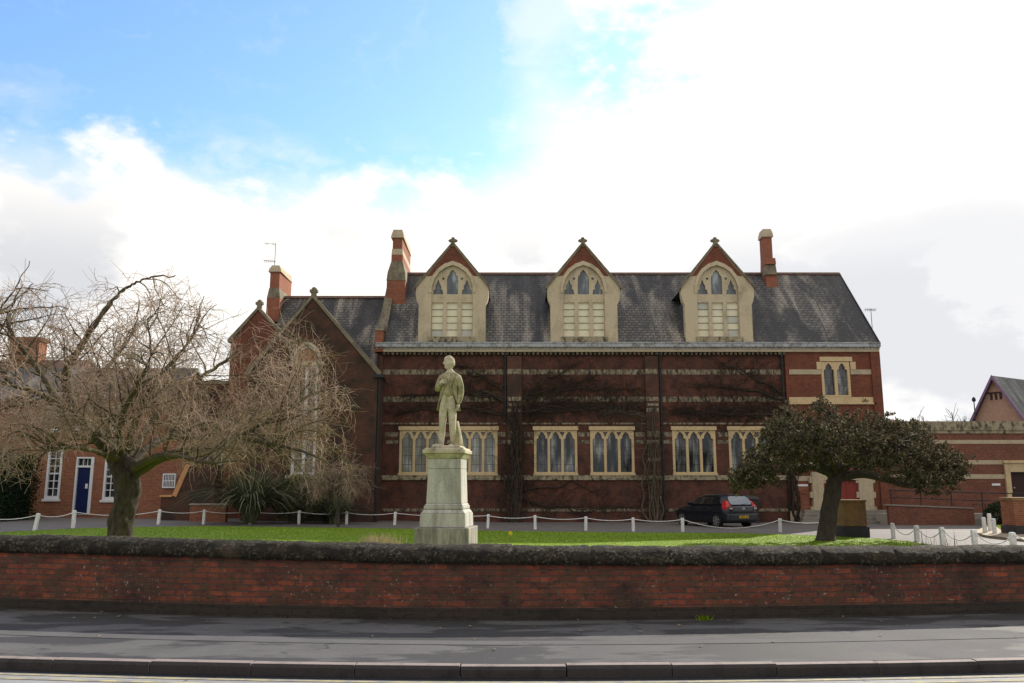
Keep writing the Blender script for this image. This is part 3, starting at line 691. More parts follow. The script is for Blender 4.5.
# end bay
w = window3(wB, YF-.05, n=2, mull=.16, top=.08)
mb = MB(); mb.box(X(819.5,365), YF-.09, Z(361.5), X(852,365), YF-.021, Z(357)); mb.box(X(816.5,370), YF-.07, Z(369.5), X(821.3,370), YF-.021, Z(362)); mb.box(X(850.3,370), YF-.07, Z(369.5), X(855.5,370), YF-.021, Z(362)); mb.build('hood', M['stone'], w)
mb = MB(); mb.box(X(789,372), YF-.05, Z(374.5), X(821.3,372), YF+.0, Z(369.6)); mb.box(X(850.3,372), YF-.05, Z(374.5), X(871.5,372), YF+.0, Z(369.6)); mb.build('string_course', M['stone_clean'], hall)
mb = MB(); mb.box(X(789,400), YF-.06, Z(403), X(873,400), YF+.0, Z(397.2)); mb.box(X(787.5,405), YF-.12, Z(404.4), X(876,405), YF+.0, Z(403.05)); mb.build('string_course', M['stone'], hall)
mb = MB(); mb.box(X(873,400), YF-.12, GB, XR+.04, YF-.021, Z(352.3)); mb.build('buttress', M['brick_bay'], hall)
for v0, v1 in ((438, 443), (462, 466), (476, 481)):
    mb = MB(); mb.box(X(790,440), YF-.05, Z(v1), X(872,440), YF-.02, Z(v0)); mb.build('string_course', M['stone_clean'], hall)
# porch door in the end bay
mb = MB()
for u0, u1 in ((811, 822), (857, 871)):
    mb.box(X(u0,490), YF-.30, -.1, X(u1,490), YF-.021, Z(480))
    for k in range(3):
        zz = .3 + k*.75; mb.box(X(u0-2.4,490), YF-.27, zz, X(u1+2.4,490), YF-.021, zz+.3)
mb.box(X(811,490), YF-.30, Z(480)+.001, X(871,490), YF-.021, Z(472))
dr = mb.build('door_surround', M['stone_clean'], hall)
mb = MB(); mb.box(X(822.2,490), YF-.14, .3, X(856.8,490), YF-.021, Z(480.2)); 
for u in (834, 845): mb.box(X(u,490), YF-.17, .32, X(u+.9,490), YF-.141, Z(481))
mb.build('door', M['red_door'], dr)
mb = MB(); mb.box(X(796,485), YF-.07, Z(486.3), X(807.5,485), YF-.021, Z(484.2)); mb.build('wall_plate', M['white_paint'], hall)
mb = MB(); mb.box(X(795,498), YF-.045, Z(511), X(809,498), YF-.021, Z(487)); mb.build('brick_panel', M['brick_orange'], hall)
mb = MB(); mb.box(X(790,515), YF-.08, -.3, X(812,515), YF-.021, Z(511)); mb.build('plinth_course', M['stone_clean'], hall)
for k in range(4):
    mb = MB(); y = 42.9 - k*.42; mb.box(X(800-k*4,518), y-.0, -.29, X(884+k*1.5,518), YF-.31+.0 if k == 0 else 42.9-(k-1)*.42-.002, .44-.165*k); mb.build('step', M['step_stone'], hall, bevel=.015)
# downpipes
for u, v0, v1, u2 in ((505.2, 354, 421, 505.4), (662, 354, 519, 662.5), (785.6, 354, 515, 786.8)):
    mb = MB(); xa = X(u, 430); mb.tube([(xa, YP-.13, Z(v0)), (xa, YP-.13, Z(v1))], .055, 8)
    for zz in np.arange(Z(v1)+.4, Z(v0), 1.5): mb.box(xa-.08, YP-.19, zz, xa+.08, YP-.02, zz+.06)
    mb.lathe((xa, YP-.13, Z(v0)-.02), [(.07, -.2), (.13, .02), (.13, .1)], 8)
    mb.build('downpipe', M['metal_black'], hall)

# dormers
def dormer(uc, pat):
    xc = X(uc, 320); s = (X(uc+10, 320) - xc)/10
    def q(d, v): return (xc + d*s, Z(v))
    y0 = YF - 0.06
    arch = [(20.9,293),(20.4,286.5),(18.0,279),(13.4,272.4),(7.0,267.8),(0,265.4)]
    hood = [(23.4,293),(22.9,285.2),(20.3,276.8),(15.2,269.4),(8.1,264.2),(0,261.4)]
    def sym(l): return [q(a, b) for a, b in l] + [q(-a, b) for a, b in reversed(l[:-1])]
    outer = [q(-33.5,344.4), q(33.5,344.4), q(33.5,305), q(35.5,301), q(36.5,296), q(36.5,287.5), q(0,243.2), q(-36.5,287.5), q(-36.5,296), q(-35.5,301), q(-33.5,305)]
    ap = [q(-20.9,338.5), q(20.9,338.5)] + sym(arch)
    mb = MB(); mb.slab(outer, [ap], y0, y0+.45); d = mb.build('dormer', M['stone_dormer'], hall)
    # cheeks running back into the roof
    for sg in (-1, 1):
        mb = MB()
        a = q(sg*33.0, 300)[0]; b = q(sg*28.5, 300)[0]; zt = Z(300); zb = ZE + .15
        ye = YF - .1 + (zt - ZE - .12)/((ZR-ZE-.12)/(YR-YF+.1)) + .3
        mb.prism_x([(y0+.451, zb-.1), (y0+.451, zt), (ye, zt)], min(a, b), max(a, b))
        mb.build('cheek', M['felt'], d)
    mb = MB(); za = Z(249) - .15; ze = Z(290); xa, xb = q(-37, 300)[0], q(37, 300)[0]
    yb = YR + .25
    mb.add([(xa, y0+.452, ze), (xc, y0+.452, za), (xb, y0+.452, ze), (xa, yb, ze), (xc, yb, min(za, ZR+.05)), (xb, yb, ze)], [(0,1,4,3), (1,2,5,4), (0,2,1), (3,4,5), (0,3,5,2)])
    mb.build('dormer_roof', M['slate'], d)
    # brick in the gable over the arch
    mb = MB(); hb = [(20.5,276.4)] + [h for h in hood if h[1] < 275]
    hb = [(a+.25 if a else 0, b-.35) for a, b in hb]
    poly = [q(-25.6,276.4), *[q(-a, b) for a, b in hb[:-1]], q(*hb[-1]), *[q(a, b) for a, b in reversed(hb[:-1])], q(25.6,276.4), q(0,245.0)]
    mb.slab(poly, [], y0-.02, y0+.01); mb.build('gable_brickwork', M['brick_bay'], d)
    mb = MB(); mb.slab(sym(hood) + [q(-a, b) for a, b in arch[:-1]] + [q(*arch[-1])] + [q(a, b) for a, b in reversed(arch[:-1])], [], y0-.055, y0+.02); mb.build('arch_moulding', M['stone_dormer'], d)
    mb = MB()
    for sg in (-1, 1):
        pl = [q(0, 241.6), q(0, 244.2), q(sg*36.2, 287.6), q(sg*37.8, 289.4), q(sg*37.6, 286.2)]
        if sg > 0: pl = pl[::-1]
        mb.slab(pl, [], y0-.10, y0+.55)
    mb.build('gable_coping', M['coping_stone'], d)
    mb = MB(); zf = Z(243.2); w = .055
    mb.loft([[(xc-.22,y0-.08,zf-.22),(xc+.22,y0-.08,zf-.22),(xc+.22,y0+.30,zf-.22),(xc-.22,y0+.30,zf-.22)], [(xc-.07,y0+.03,zf+.06),(xc+.07,y0+.03,zf+.06),(xc+.07,y0+.17,zf+.06),(xc-.07,y0+.17,zf+.06)]])
    mb.box(xc-.09, y0+.03, zf+.02, xc+.09, y0+.17, zf+.30); mb.box(xc-.17, y0+.025, zf+.07, xc+.17, y0+.175, zf+.23)
    for px, pz in ((0,.28),(-.16,.15),(.16,.15)): mb.lathe((xc+px, y0+.10, zf+pz-.07), [(.05,0),(.10,.04),(.10,.10),(.05,.14)], 8)
    mb.build('finial', M['coping_stone'], d)
    # tracery
    side = [(9.2,294),(19.6,294),(19.0,290),(17.2,288.6),(17.4,285.8),(15.8,283),(14.4,279),(13.0,283),(11.4,285.8),(11.6,288.6),(9.8,290)]
    cen = [(-5.6,294),(5.6,294),(5.6,279),(5.1,276),(3.6,274.6),(2.7,271.8),(0,269.2),(-2.7,271.8),(-3.6,274.6),(-5.1,276),(-5.6,279)]
    holes = [[q(a, b) for a, b in side], [q(-a, b) for a, b in side][::-1], [q(a, b) for a, b in cen]]
    for sg in (-1, 1):
        holes.append([q(sg*9.4 + 1.4*math.cos(t), 278.4 + 1.4*math.sin(t)) for t in np.linspace(0, 2*math.pi, 7)[:-1]])
    for a in (-20.2, -5.6, 9.2): holes.append([q(a, 336.0), q(a+11, 336.0), q(a+11, 302.2), q(a, 302.2)])
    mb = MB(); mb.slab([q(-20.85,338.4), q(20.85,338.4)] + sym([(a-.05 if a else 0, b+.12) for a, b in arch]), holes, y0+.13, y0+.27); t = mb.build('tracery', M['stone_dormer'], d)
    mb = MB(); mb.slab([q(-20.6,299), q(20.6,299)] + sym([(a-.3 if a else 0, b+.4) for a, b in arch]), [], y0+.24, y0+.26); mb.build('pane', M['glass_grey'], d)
    mb = MB(); mb2 = MB()
    for a in (-20.2, -5.6, 9.2):
        for k in range(5):
            va, vb_ = 302.2 + k*6.76, 302.2 + (k+1)*6.76
            mb.box(q(a,0)[0], y0+.235+random.uniform(0,.01), Z(vb_), q(a+11,0)[0], y0+.26, Z(va), 1 if (a, k) in pat else 0)
            if k: mb2.box(q(a,0)[0], y0+.215, Z(va+.24), q(a+11,0)[0], y0+.232, Z(va-.24))
    mb.build('blind_pane', [M['blind'], M['blind_grey']], d); mb2.build('glazing_bars', M['bar_brown'], d)
    mb = MB(); mb.box(q(-23,0)[0], y0-.12, Z(342.5), q(23,0)[0], y0-.001, Z(337.2)); mb.build('sill', M['stone_sill'], d)
dormer(452, {(-20.2, 4), (9.2, 4)}); dormer(584, set()); dormer(718.5, {(-20.2, 0), (9.2, 2), (9.2, 4)})

# chimneys
def chimney(u0, u1, v_bot, Yc, depth, segs, cap, parent, pots=0, x0=None):
    """segs: list of (v_top, v_bot, grow, material)"""
    xa, xb = PX(u0, Yc, 265), PX(u1, Yc, 265); first = None
    for vt, vbm, gr0, gr1, mt in segs:
        zt, zb = PZ(vt, Yc), PZ(vbm, Yc); mb = MB()
        def rg(g, z): return [(xa-g, Yc-g, z), (xb+g, Yc-g, z), (xb+g*.4, Yc+depth+g*.4, z), (xa-g, Yc+depth+g*.4, z)]
        mb.loft([rg(gr1, zb), rg(gr0, zt-.002)])
        if first is None: first = mb.build('chimney', M[mt], parent)
        else: mb.build('cap' if vt <= cap else ('offset' if 'stone' in mt else 'stack'), M[mt], first)
    for k in range(pots):
        mb = MB(); mb.lathe((xa+(xb-xa)*.5, Yc+depth*(k+.5)/max(1, pots), PZ(cap, Yc)-.02), [(.13,0),(.11,.1),(.10,.35),(.12,.4)], 10); mb.build('pot', M['ridge_tile'], first)
    return first
chimney(392.2, 401.8, 297, 46.3, 3.9, [(238, 249, 0, 0, 'brick_orange'), (234.5, 238, .07, .10, 'stone_clean'), (229.5, 234.5, -.02, .07, 'stone_clean'), (249, 254.8, .03, .05, 'stone_clean'), (254.8, 261.2, .05, .05, 'brick_orange'), (261.2, 273, .05, .22, 'coping_stone'), (273, 281.5, .22, .27, 'coping_stone'), (281.5, 305, .25, .25, 'brick_orange')], 234.5, hall)
chimney(764.6, 773.2, 290, 47.6, .75, [(237, 258, 0, 0, 'brick_orange'), (233.5, 237, .06, .08, 'stone_clean'), (228.8, 233.5, -.02, .06, 'stone_clean'), (258, 275, 0, .05, 'brick_orange'), (275, 300, .05, .05, 'brick_orange')], 233.5, hall, 0)
mb = MB(); Yc = 47.2; xa, xb = PX(766.2, Yc, 270), PX(776.5, Yc, 270)
for vt, vb_, a, mt in ((257.5, 264, .0, 'brick_orange'), (264.2, 274.5, .02, 'coping_stone'), (274.7, 294, .06, 'brick_orange')):
    mb = MB(); zt, zb = PZ(vt, Yc), PZ(vb_, Yc)
    mb.loft([[(xa-a, Yc-a, zb), (xb+a, Yc-a, zb), (xb+a, 47.9, zb), (xa-a, 47.9, zb)], [(xa+.02, Yc+.1, zt), (xb-.0, Yc+.1, zt), (xb-.0, 47.9, zt), (xa+.02, 47.9, zt)]])
    mb.build('chimney_breast', M[mt], hall)

# ------------------------------------------------------------------ gabled wing to the left
YW = 41.6
wing = thing('gabled_wing', 'brick wing with two stone-coped front gables half hidden by the bare cherry tree', 'school wing', (PX(313, YW, 400), YW, -.2))
def gable(name, ua, va, half_u, v_e, Yg, dep, mat, aph=None, brick2=None):
    ap = P(ua, va, Yg); xl, xr = PX(ua-half_u, Yg, v_e), PX(ua+half_u, Yg, v_e); ze = PZ(v_e, Yg)
    mb = MB(); holes = [aph] if aph else []
    mb.slab([(xl, GB), (xr, GB), (xr, ze), (ap.x, ap.z), (xl, ze)], holes, Yg, Yg+.4); g = mb.build(name, mat, wing)
    mb = MB(); mb.box(xl, Yg+.401, GB, xl+.3, Yg+dep, ze-.05); mb.box(xr-.3, Yg+.401, GB, xr, Yg+dep, ze-.05); mb.build('side_wall', mat, g)
    mb = MB(); t = .10
    for sg, xe in ((-1, xl), (1, xr)):
        dx, dz = (xe - ap.x), (ze - ap.z); n = math.hypot(dx, dz); ux, uz = dx/n, dz/n
        pl = [(ap.x, ap.z+t*1.5), (ap.x, ap.z-.05), (xe - ux*.0, ze-.05), (xe + sg*.16, ze-.08), (xe + sg*.18, ze+.08)]
        if sg > 0: pl = pl[::-1]
        mb.slab(pl, [], Yg-.08, Yg+.45)
    mb.build('gable_coping', M['coping_stone'], g)
    mb = MB(); f = ap.z + .25
    mb.box(ap.x-.12, Yg+.06, f-.16, ap.x+.12, Yg+.28, f+.10); mb.box(ap.x-.20, Yg+.05, f+.02, ap.x+.20, Yg+.29, f+.17); mb.lathe((ap.x, Yg+.17, f+.12), [(.10,0),(.15,.06),(.12,.15),(.03,.2)], 8)
    mb.build('finial', M['coping_stone'], g)
    mb = MB(); o = .2
    mb.add([(xl-.1, Yg+.451, ze-.05), (ap.x, Yg+.451, ap.z-.02), (xr+.1, Yg+.451, ze-.05), (xl-.1, Yg+dep, ze-.05), (ap.x, Yg+dep, ap.z-.02), (xr+.1, Yg+dep, ze-.05)], [(0,1,4,3), (1,2,5,4), (0,2,1), (3,4,5), (0,3,5,2)])
    mb.build('gable_roof', M['slate'], g)
    return g, ap, xl, xr, ze
# tall arched window opening
axl, axr = PX(294, YW, 380), PX(318.5, YW, 380); az0, az1 = PZ(475, YW), PZ(345, YW); axm = (axl+axr)/2; hw = (axr-axl)/2
zs = PZ(361, YW)
archp = [(axl, az0), (axr, az0), (axr, zs)] + [(axm + hw*a, zs + (az1-zs)*b) for a, b in ((.96,.25),(.82,.55),(.55,.82),(.25,.96),(0,1.02),(-.25,.96),(-.55,.82),(-.82,.55),(-.96,.25))] + [(axl, zs)]
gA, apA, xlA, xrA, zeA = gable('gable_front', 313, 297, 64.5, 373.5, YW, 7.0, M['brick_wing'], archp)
def grow(l, c, f, g=0): return [(c[0] + (a-c[0])*f, c[1] + (b-c[1])*f) for a, b in l]
head = [p for p in archp if p[1] >= zs-.01]
hc = (axm, zs)
mb = MB(); hs = sorted(head, key=lambda p: -math.atan2(p[1]-zs+1e-6, p[0]-axm)) 
ring_o = [(axm + (a-axm)*1.20, zs + (b-zs)*1.18) for a, b in hs]
mb.slab(ring_o + hs[::-1], [], YW-.07, YW+.05); mb.build('arch_moulding', M['stone_dormer'], gA)
mb = MB(); mb.slab([(axl+.004, az0+.003), (axr-.004, az0+.003)] + [(axm+(a-axm)*.995, b-.004) for a, b in hs[::-1]], [
    [(axl+.15, az0+.12), (axm-.07, az0+.12), (axm-.07, zs-.35), (axl+.15, zs-.35)], [(axm+.07, az0+.12), (axr-.15, az0+.12), (axr-.15, zs-.35), (axm+.07, zs-.35)]], YW+.1, YW+.25)
t = mb.build('window_frame', M['white_frame'], gA)
mb = MB(); mb.box(axl+.1, YW+.2, az0+.05, axr-.1, YW+.22, zs-.1); mb.build('pane', M['glass'], gA)
mb = MB()
for zz in np.linspace(az0+.8, zs-.9, 5):
    mb.box(axl+.15, YW+.14, zz, axr-.15, YW+.19, zz+.05)
mb.build('glazing_bars', M['plinth_stone'], gA)
mb = MB(); mb.slab([(axm + (a-axm)*.86, zs+.03 + (b-zs)*.80) for a, b in hs[::-1]], [], YW+.06, YW+.101); mb.build('tympanum', M['brick_orange'], gA)
mb = MB(); mb.box(axl-.25, YW-.1, zs-.22, axr+.25, YW+.09, zs-.02); mb.build('arch_string', M['stone_dormer'], gA)
mb = MB(); mb.box(axl-.2, YW-.1, az0-.16, axr+.2, YW+.08, az0); mb.build('sill', M['stone_clean'], gA)
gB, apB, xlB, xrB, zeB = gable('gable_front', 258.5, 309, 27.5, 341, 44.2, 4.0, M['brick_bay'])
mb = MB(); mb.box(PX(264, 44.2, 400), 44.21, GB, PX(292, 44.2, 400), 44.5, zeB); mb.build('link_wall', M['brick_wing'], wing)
# main roof of the wing
YWR = 47.6; zwr = PZ(297, YWR); xw0 = PX(285, YWR, 297); yw_e = 44.0; zw_e = PZ(372, 43.7)
mb = MB(); mb.prism_x([(yw_e, zw_e), (YWR, zwr), (51.2, zw_e), (51.2, zw_e-.15), (YWR, zwr-.2), (yw_e, zw_e-.15)], xw0, XL-.06)
wr = mb.build('roof', M['slate'], wing)
mb = MB(); mb.prism_x([(YWR-.16, zwr-.1), (YWR-.05, zwr+.06), (YWR+.05, zwr+.06), (YWR+.16, zwr-.1)], xw0, XL-.06); mb.build('ridge', M['ridge_tile'], wr)
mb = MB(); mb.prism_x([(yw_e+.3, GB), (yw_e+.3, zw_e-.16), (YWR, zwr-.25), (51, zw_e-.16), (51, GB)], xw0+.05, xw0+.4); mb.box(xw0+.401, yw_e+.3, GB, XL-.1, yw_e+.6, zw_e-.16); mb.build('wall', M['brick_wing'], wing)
chimney(270.8, 280.2, 312, 46.6, 2.6, [(272, 288, 0, 0, 'brick_orange'), (269, 272, .06, .10, 'stone_clean'), (265, 269, -.06, .06, 'stone_clean'), (288, 298, .02, .10, 'coping_stone'), (298, 322, .10, .10, 'brick_orange')], 269, wing)
mb = MB(); xp = xrA+.12; mb.tube([(xp, YW+.05, zeA-.05), (xp, YW+.05, GB+.2)], .06, 8); mb.box(xrA-.2, YW-.15, zeA-.22, xrA+.35, YW+.15, zeA-.06); mb.build('downpipe', M['metal_black'], wing)

# ------------------------------------------------------------------ brick cottage with the blue door
YC = 44.5; gc = 0.02
cx0, cx1 = PX(-30, YC, 480), PX(163, YC, 480); cze = PZ(398, YC); czr = PZ(368, YC+3.5)
cot = thing('brick_cottage', 'orange brick cottage with white sash windows and a navy blue door behind the cherry tree', 'cottage', ((cx0+cx1)/2, YC, gc-.2))
def cr(u0, u1, v0, v1): return (PX(u0, YC, (v0+v1)/2), PZ(v1, YC), PX(u1, YC, (v0+v1)/2), PZ(v0, YC))
cw = [cr(46.5, 61.5, 449, 499), cr(104, 118, 454, 500)]; cd = cr(74.5, 92.5, 457, 514.5)
up = [cr(46, 60, 405, 430), cr(76, 90, 405, 430), cr(106, 120, 405, 430)]
mb = MB(); hh = [[(a, b), (c, b), (c, d), (a, d)] for a, b, c, d in cw + [cd] + up]
mb.slab([(cx0, gc-.3), (cx1, gc-.3), (cx1, cze), (cx0, cze)], hh, YC, YC+.35); mb.box(cx1-.35, YC+.351, gc-.3, cx1-.001, YC+7, cze-.02); mb.box(cx0, YC+.351, gc-.3, cx0+.35, YC+7, cze-.02)
mb.build('wall', M['brick_cottage'], cot)
def sash(r, nx, ny):
    a, b, c, d = r; e = .12
    mb = MB(); n = []
    mb.slab([(a+.003, b+.003), (c-.003, b+.003), (c-.003, d-.003), (a+.003, d-.003)], [[(a+e, b+.16), (c-e, b+.16), (c-e, d-e), (a+e, d-e)]], YC-.03, YC+.12)
    f = mb.build('window', M['white_frame'], cot)
    mb = MB(); mb.box(a+e-.02, YC+.08, b+.12, c-e+.02, YC+.10, d-e+.02); mb.build('pane', M['glass_dark'], f)
    mb = MB(); W = c-a-2*e; H = d-b-e-.16
    for i in range(1, nx): mb.box(a+e+W*i/nx-.02, YC+.03, b+.16, a+e+W*i/nx+.02, YC+.078, d-e)
    for j in range(1, ny):
        t = .022 if j != ny//2 else .04
        mb.box(a+e, YC+.025, b+.16+H*j/ny-t, c-e, YC+.0775, b+.16+H*j/ny+t)
    mb.build('glazing_bars', M['white_frame'], f)
    mb = MB(); mb.box(a-.08, YC-.09, b-.12, c+.08, YC-.001, b+.001); mb.build('sill', M['white_frame'], f)
for r in cw: sash(r, 2, 6)
for r in up: sash(r, 2, 4)
a, b, c, d = cd
mb = MB(); mb.slab([(a+.003, b+.003), (c-.003, b+.003), (c-.003, d-.003), (a+.003, d-.003)], [[(a+.1, b+.02), (c-.16, b+.02), (c-.16, d-.55), (a+.1, d-.55)], [(a+.1, d-.45), (c-.16, d-.45), (c-.16, d-.08), (a+.1, d-.08)]], YC-.05, YC+.12)
f = mb.build('door_frame', M['white_frame'], cot)
mb = MB(); mb.box(a+.1, YC+.06, b+.02, c-.16, YC+.11, d-.55)
for zz in (b+.25, b+1.15): mb.box(a+.2, YC+.045, zz, c-.26, YC+.061, zz+.75)
mb.build('door', M['blue_door'], cot)
mb = MB(); mb.box(a+.55, YC+.035, b+1.35, a+.68, YC+.044, b+1.6); mb.build('letter_plate', M['white_paint'], cot)
mb = MB(); mb.box(a+.1, YC+.08, d-.46, c-.16, YC+.1, d-.08); mb.build('fanlight', M['glass_dark'], f)
mb = MB()
for i in (1, 2): mb.box(a+.1+(c-a-.26)*i/3-.015, YC+.05, d-.45, a+.1+(c-a-.26)*i/3+.015, YC+.079, d-.08)
mb.build('glazing_bars', M['white_frame'], f)
mb = MB(); mb.prism_x([(YC-.2, cze-.05), (YC+3.5, czr), (YC+7.2, cze-.05), (YC+7.2, cze-.2), (YC+3.5, czr-.2), (YC-.2, cze-.2)], cx0-.2, cx1+.15); mb.build('roof', M['slate'], cot)
for yy in (): pass
mb = MB(); mb.add([(cx1-.36,YC+.1,cze-.03),(cx1-.36,YC+6.9,cze-.03),(cx1-.36,YC+3.5,czr-.2),(cx1-.002,YC+.1,cze-.03),(cx1-.002,YC+6.9,cze-.03),(cx1-.002,YC+3.5,czr-.2)], [(0,2,1),(3,4,5),(0,3,5,2),(1,2,5,4),(0,1,4,3)]); mb.build('gable', M['brick_cottage'], cot)
# house behind the cottage
Yh = 56; hx0, hx1 = PX(-80, Yh, 380), PX(62, Yh, 380); 
hb_ = thing('rear_house', 'brick house with wide chimney showing through the branches at the far left', 'house', ((hx0+hx1)/2, Yh, 0))
mb = MB(); mb.box(hx0, Yh, -.2, hx1, Yh+7, PZ(385, Yh)); mb.build('wall', M['brick_cottage'], hb_)
mb = MB(); mb.prism_x([(Yh-.2, PZ(385, Yh)+.003), (Yh+3.5, PZ(360, Yh+3.5)), (Yh+7.2, PZ(385, Yh)+.003)], hx0-.2, hx1+.2); mb.build('roof', M['ridge_tile'], hb_)
mb = MB(); Yk = Yh+3; mb.box(PX(9, Yk, 350), Yk, PZ(372, Yk), PX(39, Yk, 350), Yk+1, PZ(341, Yk)); mb.box(PX(7.5, Yk, 350), Yk-.1, PZ(341, Yk)+.001, PX(40.5, Yk, 350), Yk+1.1, PZ(337, Yk)); mb.build('chimney', M['brick_cottage'], hb_)

# linking block between cottage and wing
YK = 45.6; lk = thing('linking_block', 'dark brick block with small white windows between cottage and gabled wing', 'outbuilding', (PX(200, YK), YK, -.1))
kx0, kx1 = PX(163.6, YK, 450), PX(266, YK, 450); kz = PZ(384, YK)
kw = (PX(207, YK, 455), PZ(465, YK), PX(222.5, YK, 455), PZ(445.5, YK)); kw2 = (PX(226, YK, 460), PZ(466, YK), PX(235, YK, 460), PZ(448, YK))
mb = MB(); mb.slab([(kx0, -.3), (kx1, -.3), (kx1, kz), (kx0, kz)], [[(r[0], r[1]), (r[2], r[1]), (r[2], r[3]), (r[0], r[3])] for r in (kw, kw2)], YK, YK+.3); mb.build('wall', M['brick_wing'], lk)
mb = MB(); mb.box(kx0, YK-.1, kz+.002, kx1, YK+4, kz+.18); mb.build('parapet', M['coping_stone'], lk)
for r in (kw, kw2):
    a, b, c, d = r; m_ = (a+c)/2
    mb = MB(); mb.slab([(a+.003, b+.003), (c-.003, b+.003), (c-.003, d-.003), (a+.003, d-.003)], [[(a+.07, b+.08), (m_-.04, b+.08), (m_-.04, d-.07), (a+.07, d-.07)], [(m_+.04, b+.08), (c-.07, b+.08), (c-.07, d-.07), (m_+.04, d-.07)]], YK-.02, YK+.1); f = mb.build('window', M['white_frame'], lk)
    mb = MB(); mb.box(a+.05, YK+.06, b+.05, c-.05, YK+.08, d-.05); mb.build('pane', M['glass'], f)

# outside stair with sloping stone coping, low wall and barred window
YS = 41.0
st = thing('brick_stair', 'brick outdoor stair wall with orange sloping coping and barred window left of the flax', 'stair', (PX(175, YS, 490), YS, G(-17)-.1))
def sp(u, v): p = P(u, v, YS); return (p.x, p.z)
gw = [sp(162.5, 487), sp(175, 487.5), sp(175.5, 474), sp(163, 473)]
yb_ = YS
zb0 = G(-17)-.1; a = sp(161, 497); b = sp(176.5, 497); c = sp(190, 466); d = sp(216, 462)
mb = MB(); mb.slab([(a[0], zb0), (d[0], zb0), (d[0], d[1]), (c[0], c[1]), (b[0], b[1]), (a[0], a[1])], [], YS, YS+.35); mb.build('wall', M['brick_wing'], st)
mb = MB(); n_ = Vector((c[0]-b[0], 0, c[1]-b[1])).normalized(); o_ = (-n_.z*.22, n_.x*.22)
mb.slab([(b[0], b[1]), (c[0], c[1]), (c[0]+o_[0], c[1]+o_[1]), (b[0]+o_[0], b[1]+o_[1])], [], YS-.06, YS+.41); mb.box(a[0]-.05, YS-.06, a[1]+.002, b[0]+o_[0]-.003, YS+.41, a[1]+.10); mb.build('coping', plain('orange_coping', (0.52, 0.27, 0.12), .8, .15), st)
mb = MB(); mb.box(PX(140, 43, 480), 43, zb0, PX(196, 43, 480), 43.3, PZ(440, 43)); mb.build('back_wall', M['brick_cottage'], st)
YG = 42.9; a, b, c, d = PX(162.5, YG, 480), PZ(488, YG), PX(175.3, YG, 480), PZ(473.5, YG)
mb = MB(); mb.box(a+.03, YG+.07, b+.03, c-.03, YG+.09, d-.03); mb.build('window_pane', M['glass_dark'], st)
mb = MB(); mb.slab([(a, b), (c, b), (c, d), (a, d)], [[(a+.06, b+.06), (c-.06, b+.06), (c-.06, d-.06), (a+.06, d-.06)]], YG, YG+.095)
for k in range(1, 7): xx = a+.06+(c-a-.12)*k/7; mb.box(xx-.014, YG+.01, b+.06, xx+.014, YG+.05, d-.06)
mb.box(a+.06, YG+.012, (b+d)/2-.02, c-.06, YG+.048, (b+d)/2+.02); mb.build('window_bars', M['white_frame'], st)
mb = MB(); YL = 39.8; mb.box(PX(190, YL, 510), YL, -.2, PX(226, YL, 510), YL+.3, PZ(505, YL))
tl = mb.build('garden_wall', M['brick_cottage']); tag(tl, 'short low brick garden wall with pale coping left of the flax clump', 'wall')
mb = MB(); mb.box(PX(189, YL, 510), YL-.05, PZ(505, YL)+.002, PX(227, YL, 510), YL+.35, PZ(503.6, YL)); mb.build('coping', M['slab_concrete'], tl)

# ------------------------------------------------------------------ flat-roofed extension to the right
YX = 44.6; ex0, ex1 = XR+.11, PX(1250, YX, 430)
exn = thing('brick_extension', 'flat-roofed red brick extension with pale stone bands to the right of the hall', 'school building', (ex0, YX, -.25))
exz = PZ(430.5, YX)
dx0, dx1 = PX(1010, YX, 480), PX(1042, YX, 480); dz1 = PZ(472, YX)
mb = MB(); mb.slab([(ex0, GB), (dx0, GB), (dx0, dz1), (dx1, dz1), (dx1, GB), (ex1, GB), (ex1, exz), (ex0, exz)], [], YX, YX+.35); mb.box(ex0, YX+.351, exz-.3, ex1, YX+9, exz-.002); mb.build('wall', M['brick_ext'], exn)
mb = MB()
x = ex0-.05
while x < ex1:
    w = random.uniform(1.3, 1.7); mb.box(x+.006, YX-.10, exz+.002, x+w-.006, YX+.5, PZ(421.3, YX)+random.uniform(-.01,.01)); x += w
mb.build('parapet_coping', M['stone_sill'], exn)
mb = MB(); mb.box(ex0, YX-.05, exz-.16, ex1, YX+.0, exz); mb.build('under_coping_string', M['stone_sill'], exn)  # stained stone band standing proud of the wall under the coping
for v0, v1 in ((440, 443.8), (460.2, 464.4), (474.3, 478.8)):
    mb = MB(); mb.box(ex0, YX-.02, PZ(v1, YX), PX(1004.5, YX, 470) if v0 > 450 else ex1, YX+.01, PZ(v0, YX)); mb.build('stone_band', M['stone_clean'], exn)
mb = MB(); jz = PZ(463, YX)
mb.box(PX(1005, YX, 480), YX-.12, GB, dx0, YX+.05, jz); mb.box(dx1, YX-.12, GB, PX(1047, YX, 480), YX+.05, jz); mb.box(dx0+.002, YX-.12, dz1, dx1-.002, YX+.05, jz-.002); mb.box(PX(1003.5,YX,480), YX-.2, jz+.002, PX(1049,YX,480), YX+.02, PZ(460.4,YX))
ds = mb.build('door_surround', M['stone'], exn)
mb = MB(); mb.box(dx0+.002, YX+.15, GB, dx1-.002, YX+.2, dz1-.002)
for k in (0, 1): mb.box(dx0+.15+k*.85, YX+.13, .9, dx0+.85+k*.85, YX+.151, 2.1)
mb.build('door', M['brown_door'], ds)
mb = MB(); mb.lathe((dx0+.22, YX+.06, 1.55), [(.02,-.05),(.06,0),(.02,.05)], 10); mb.build('handle', M['alloy'], ds)
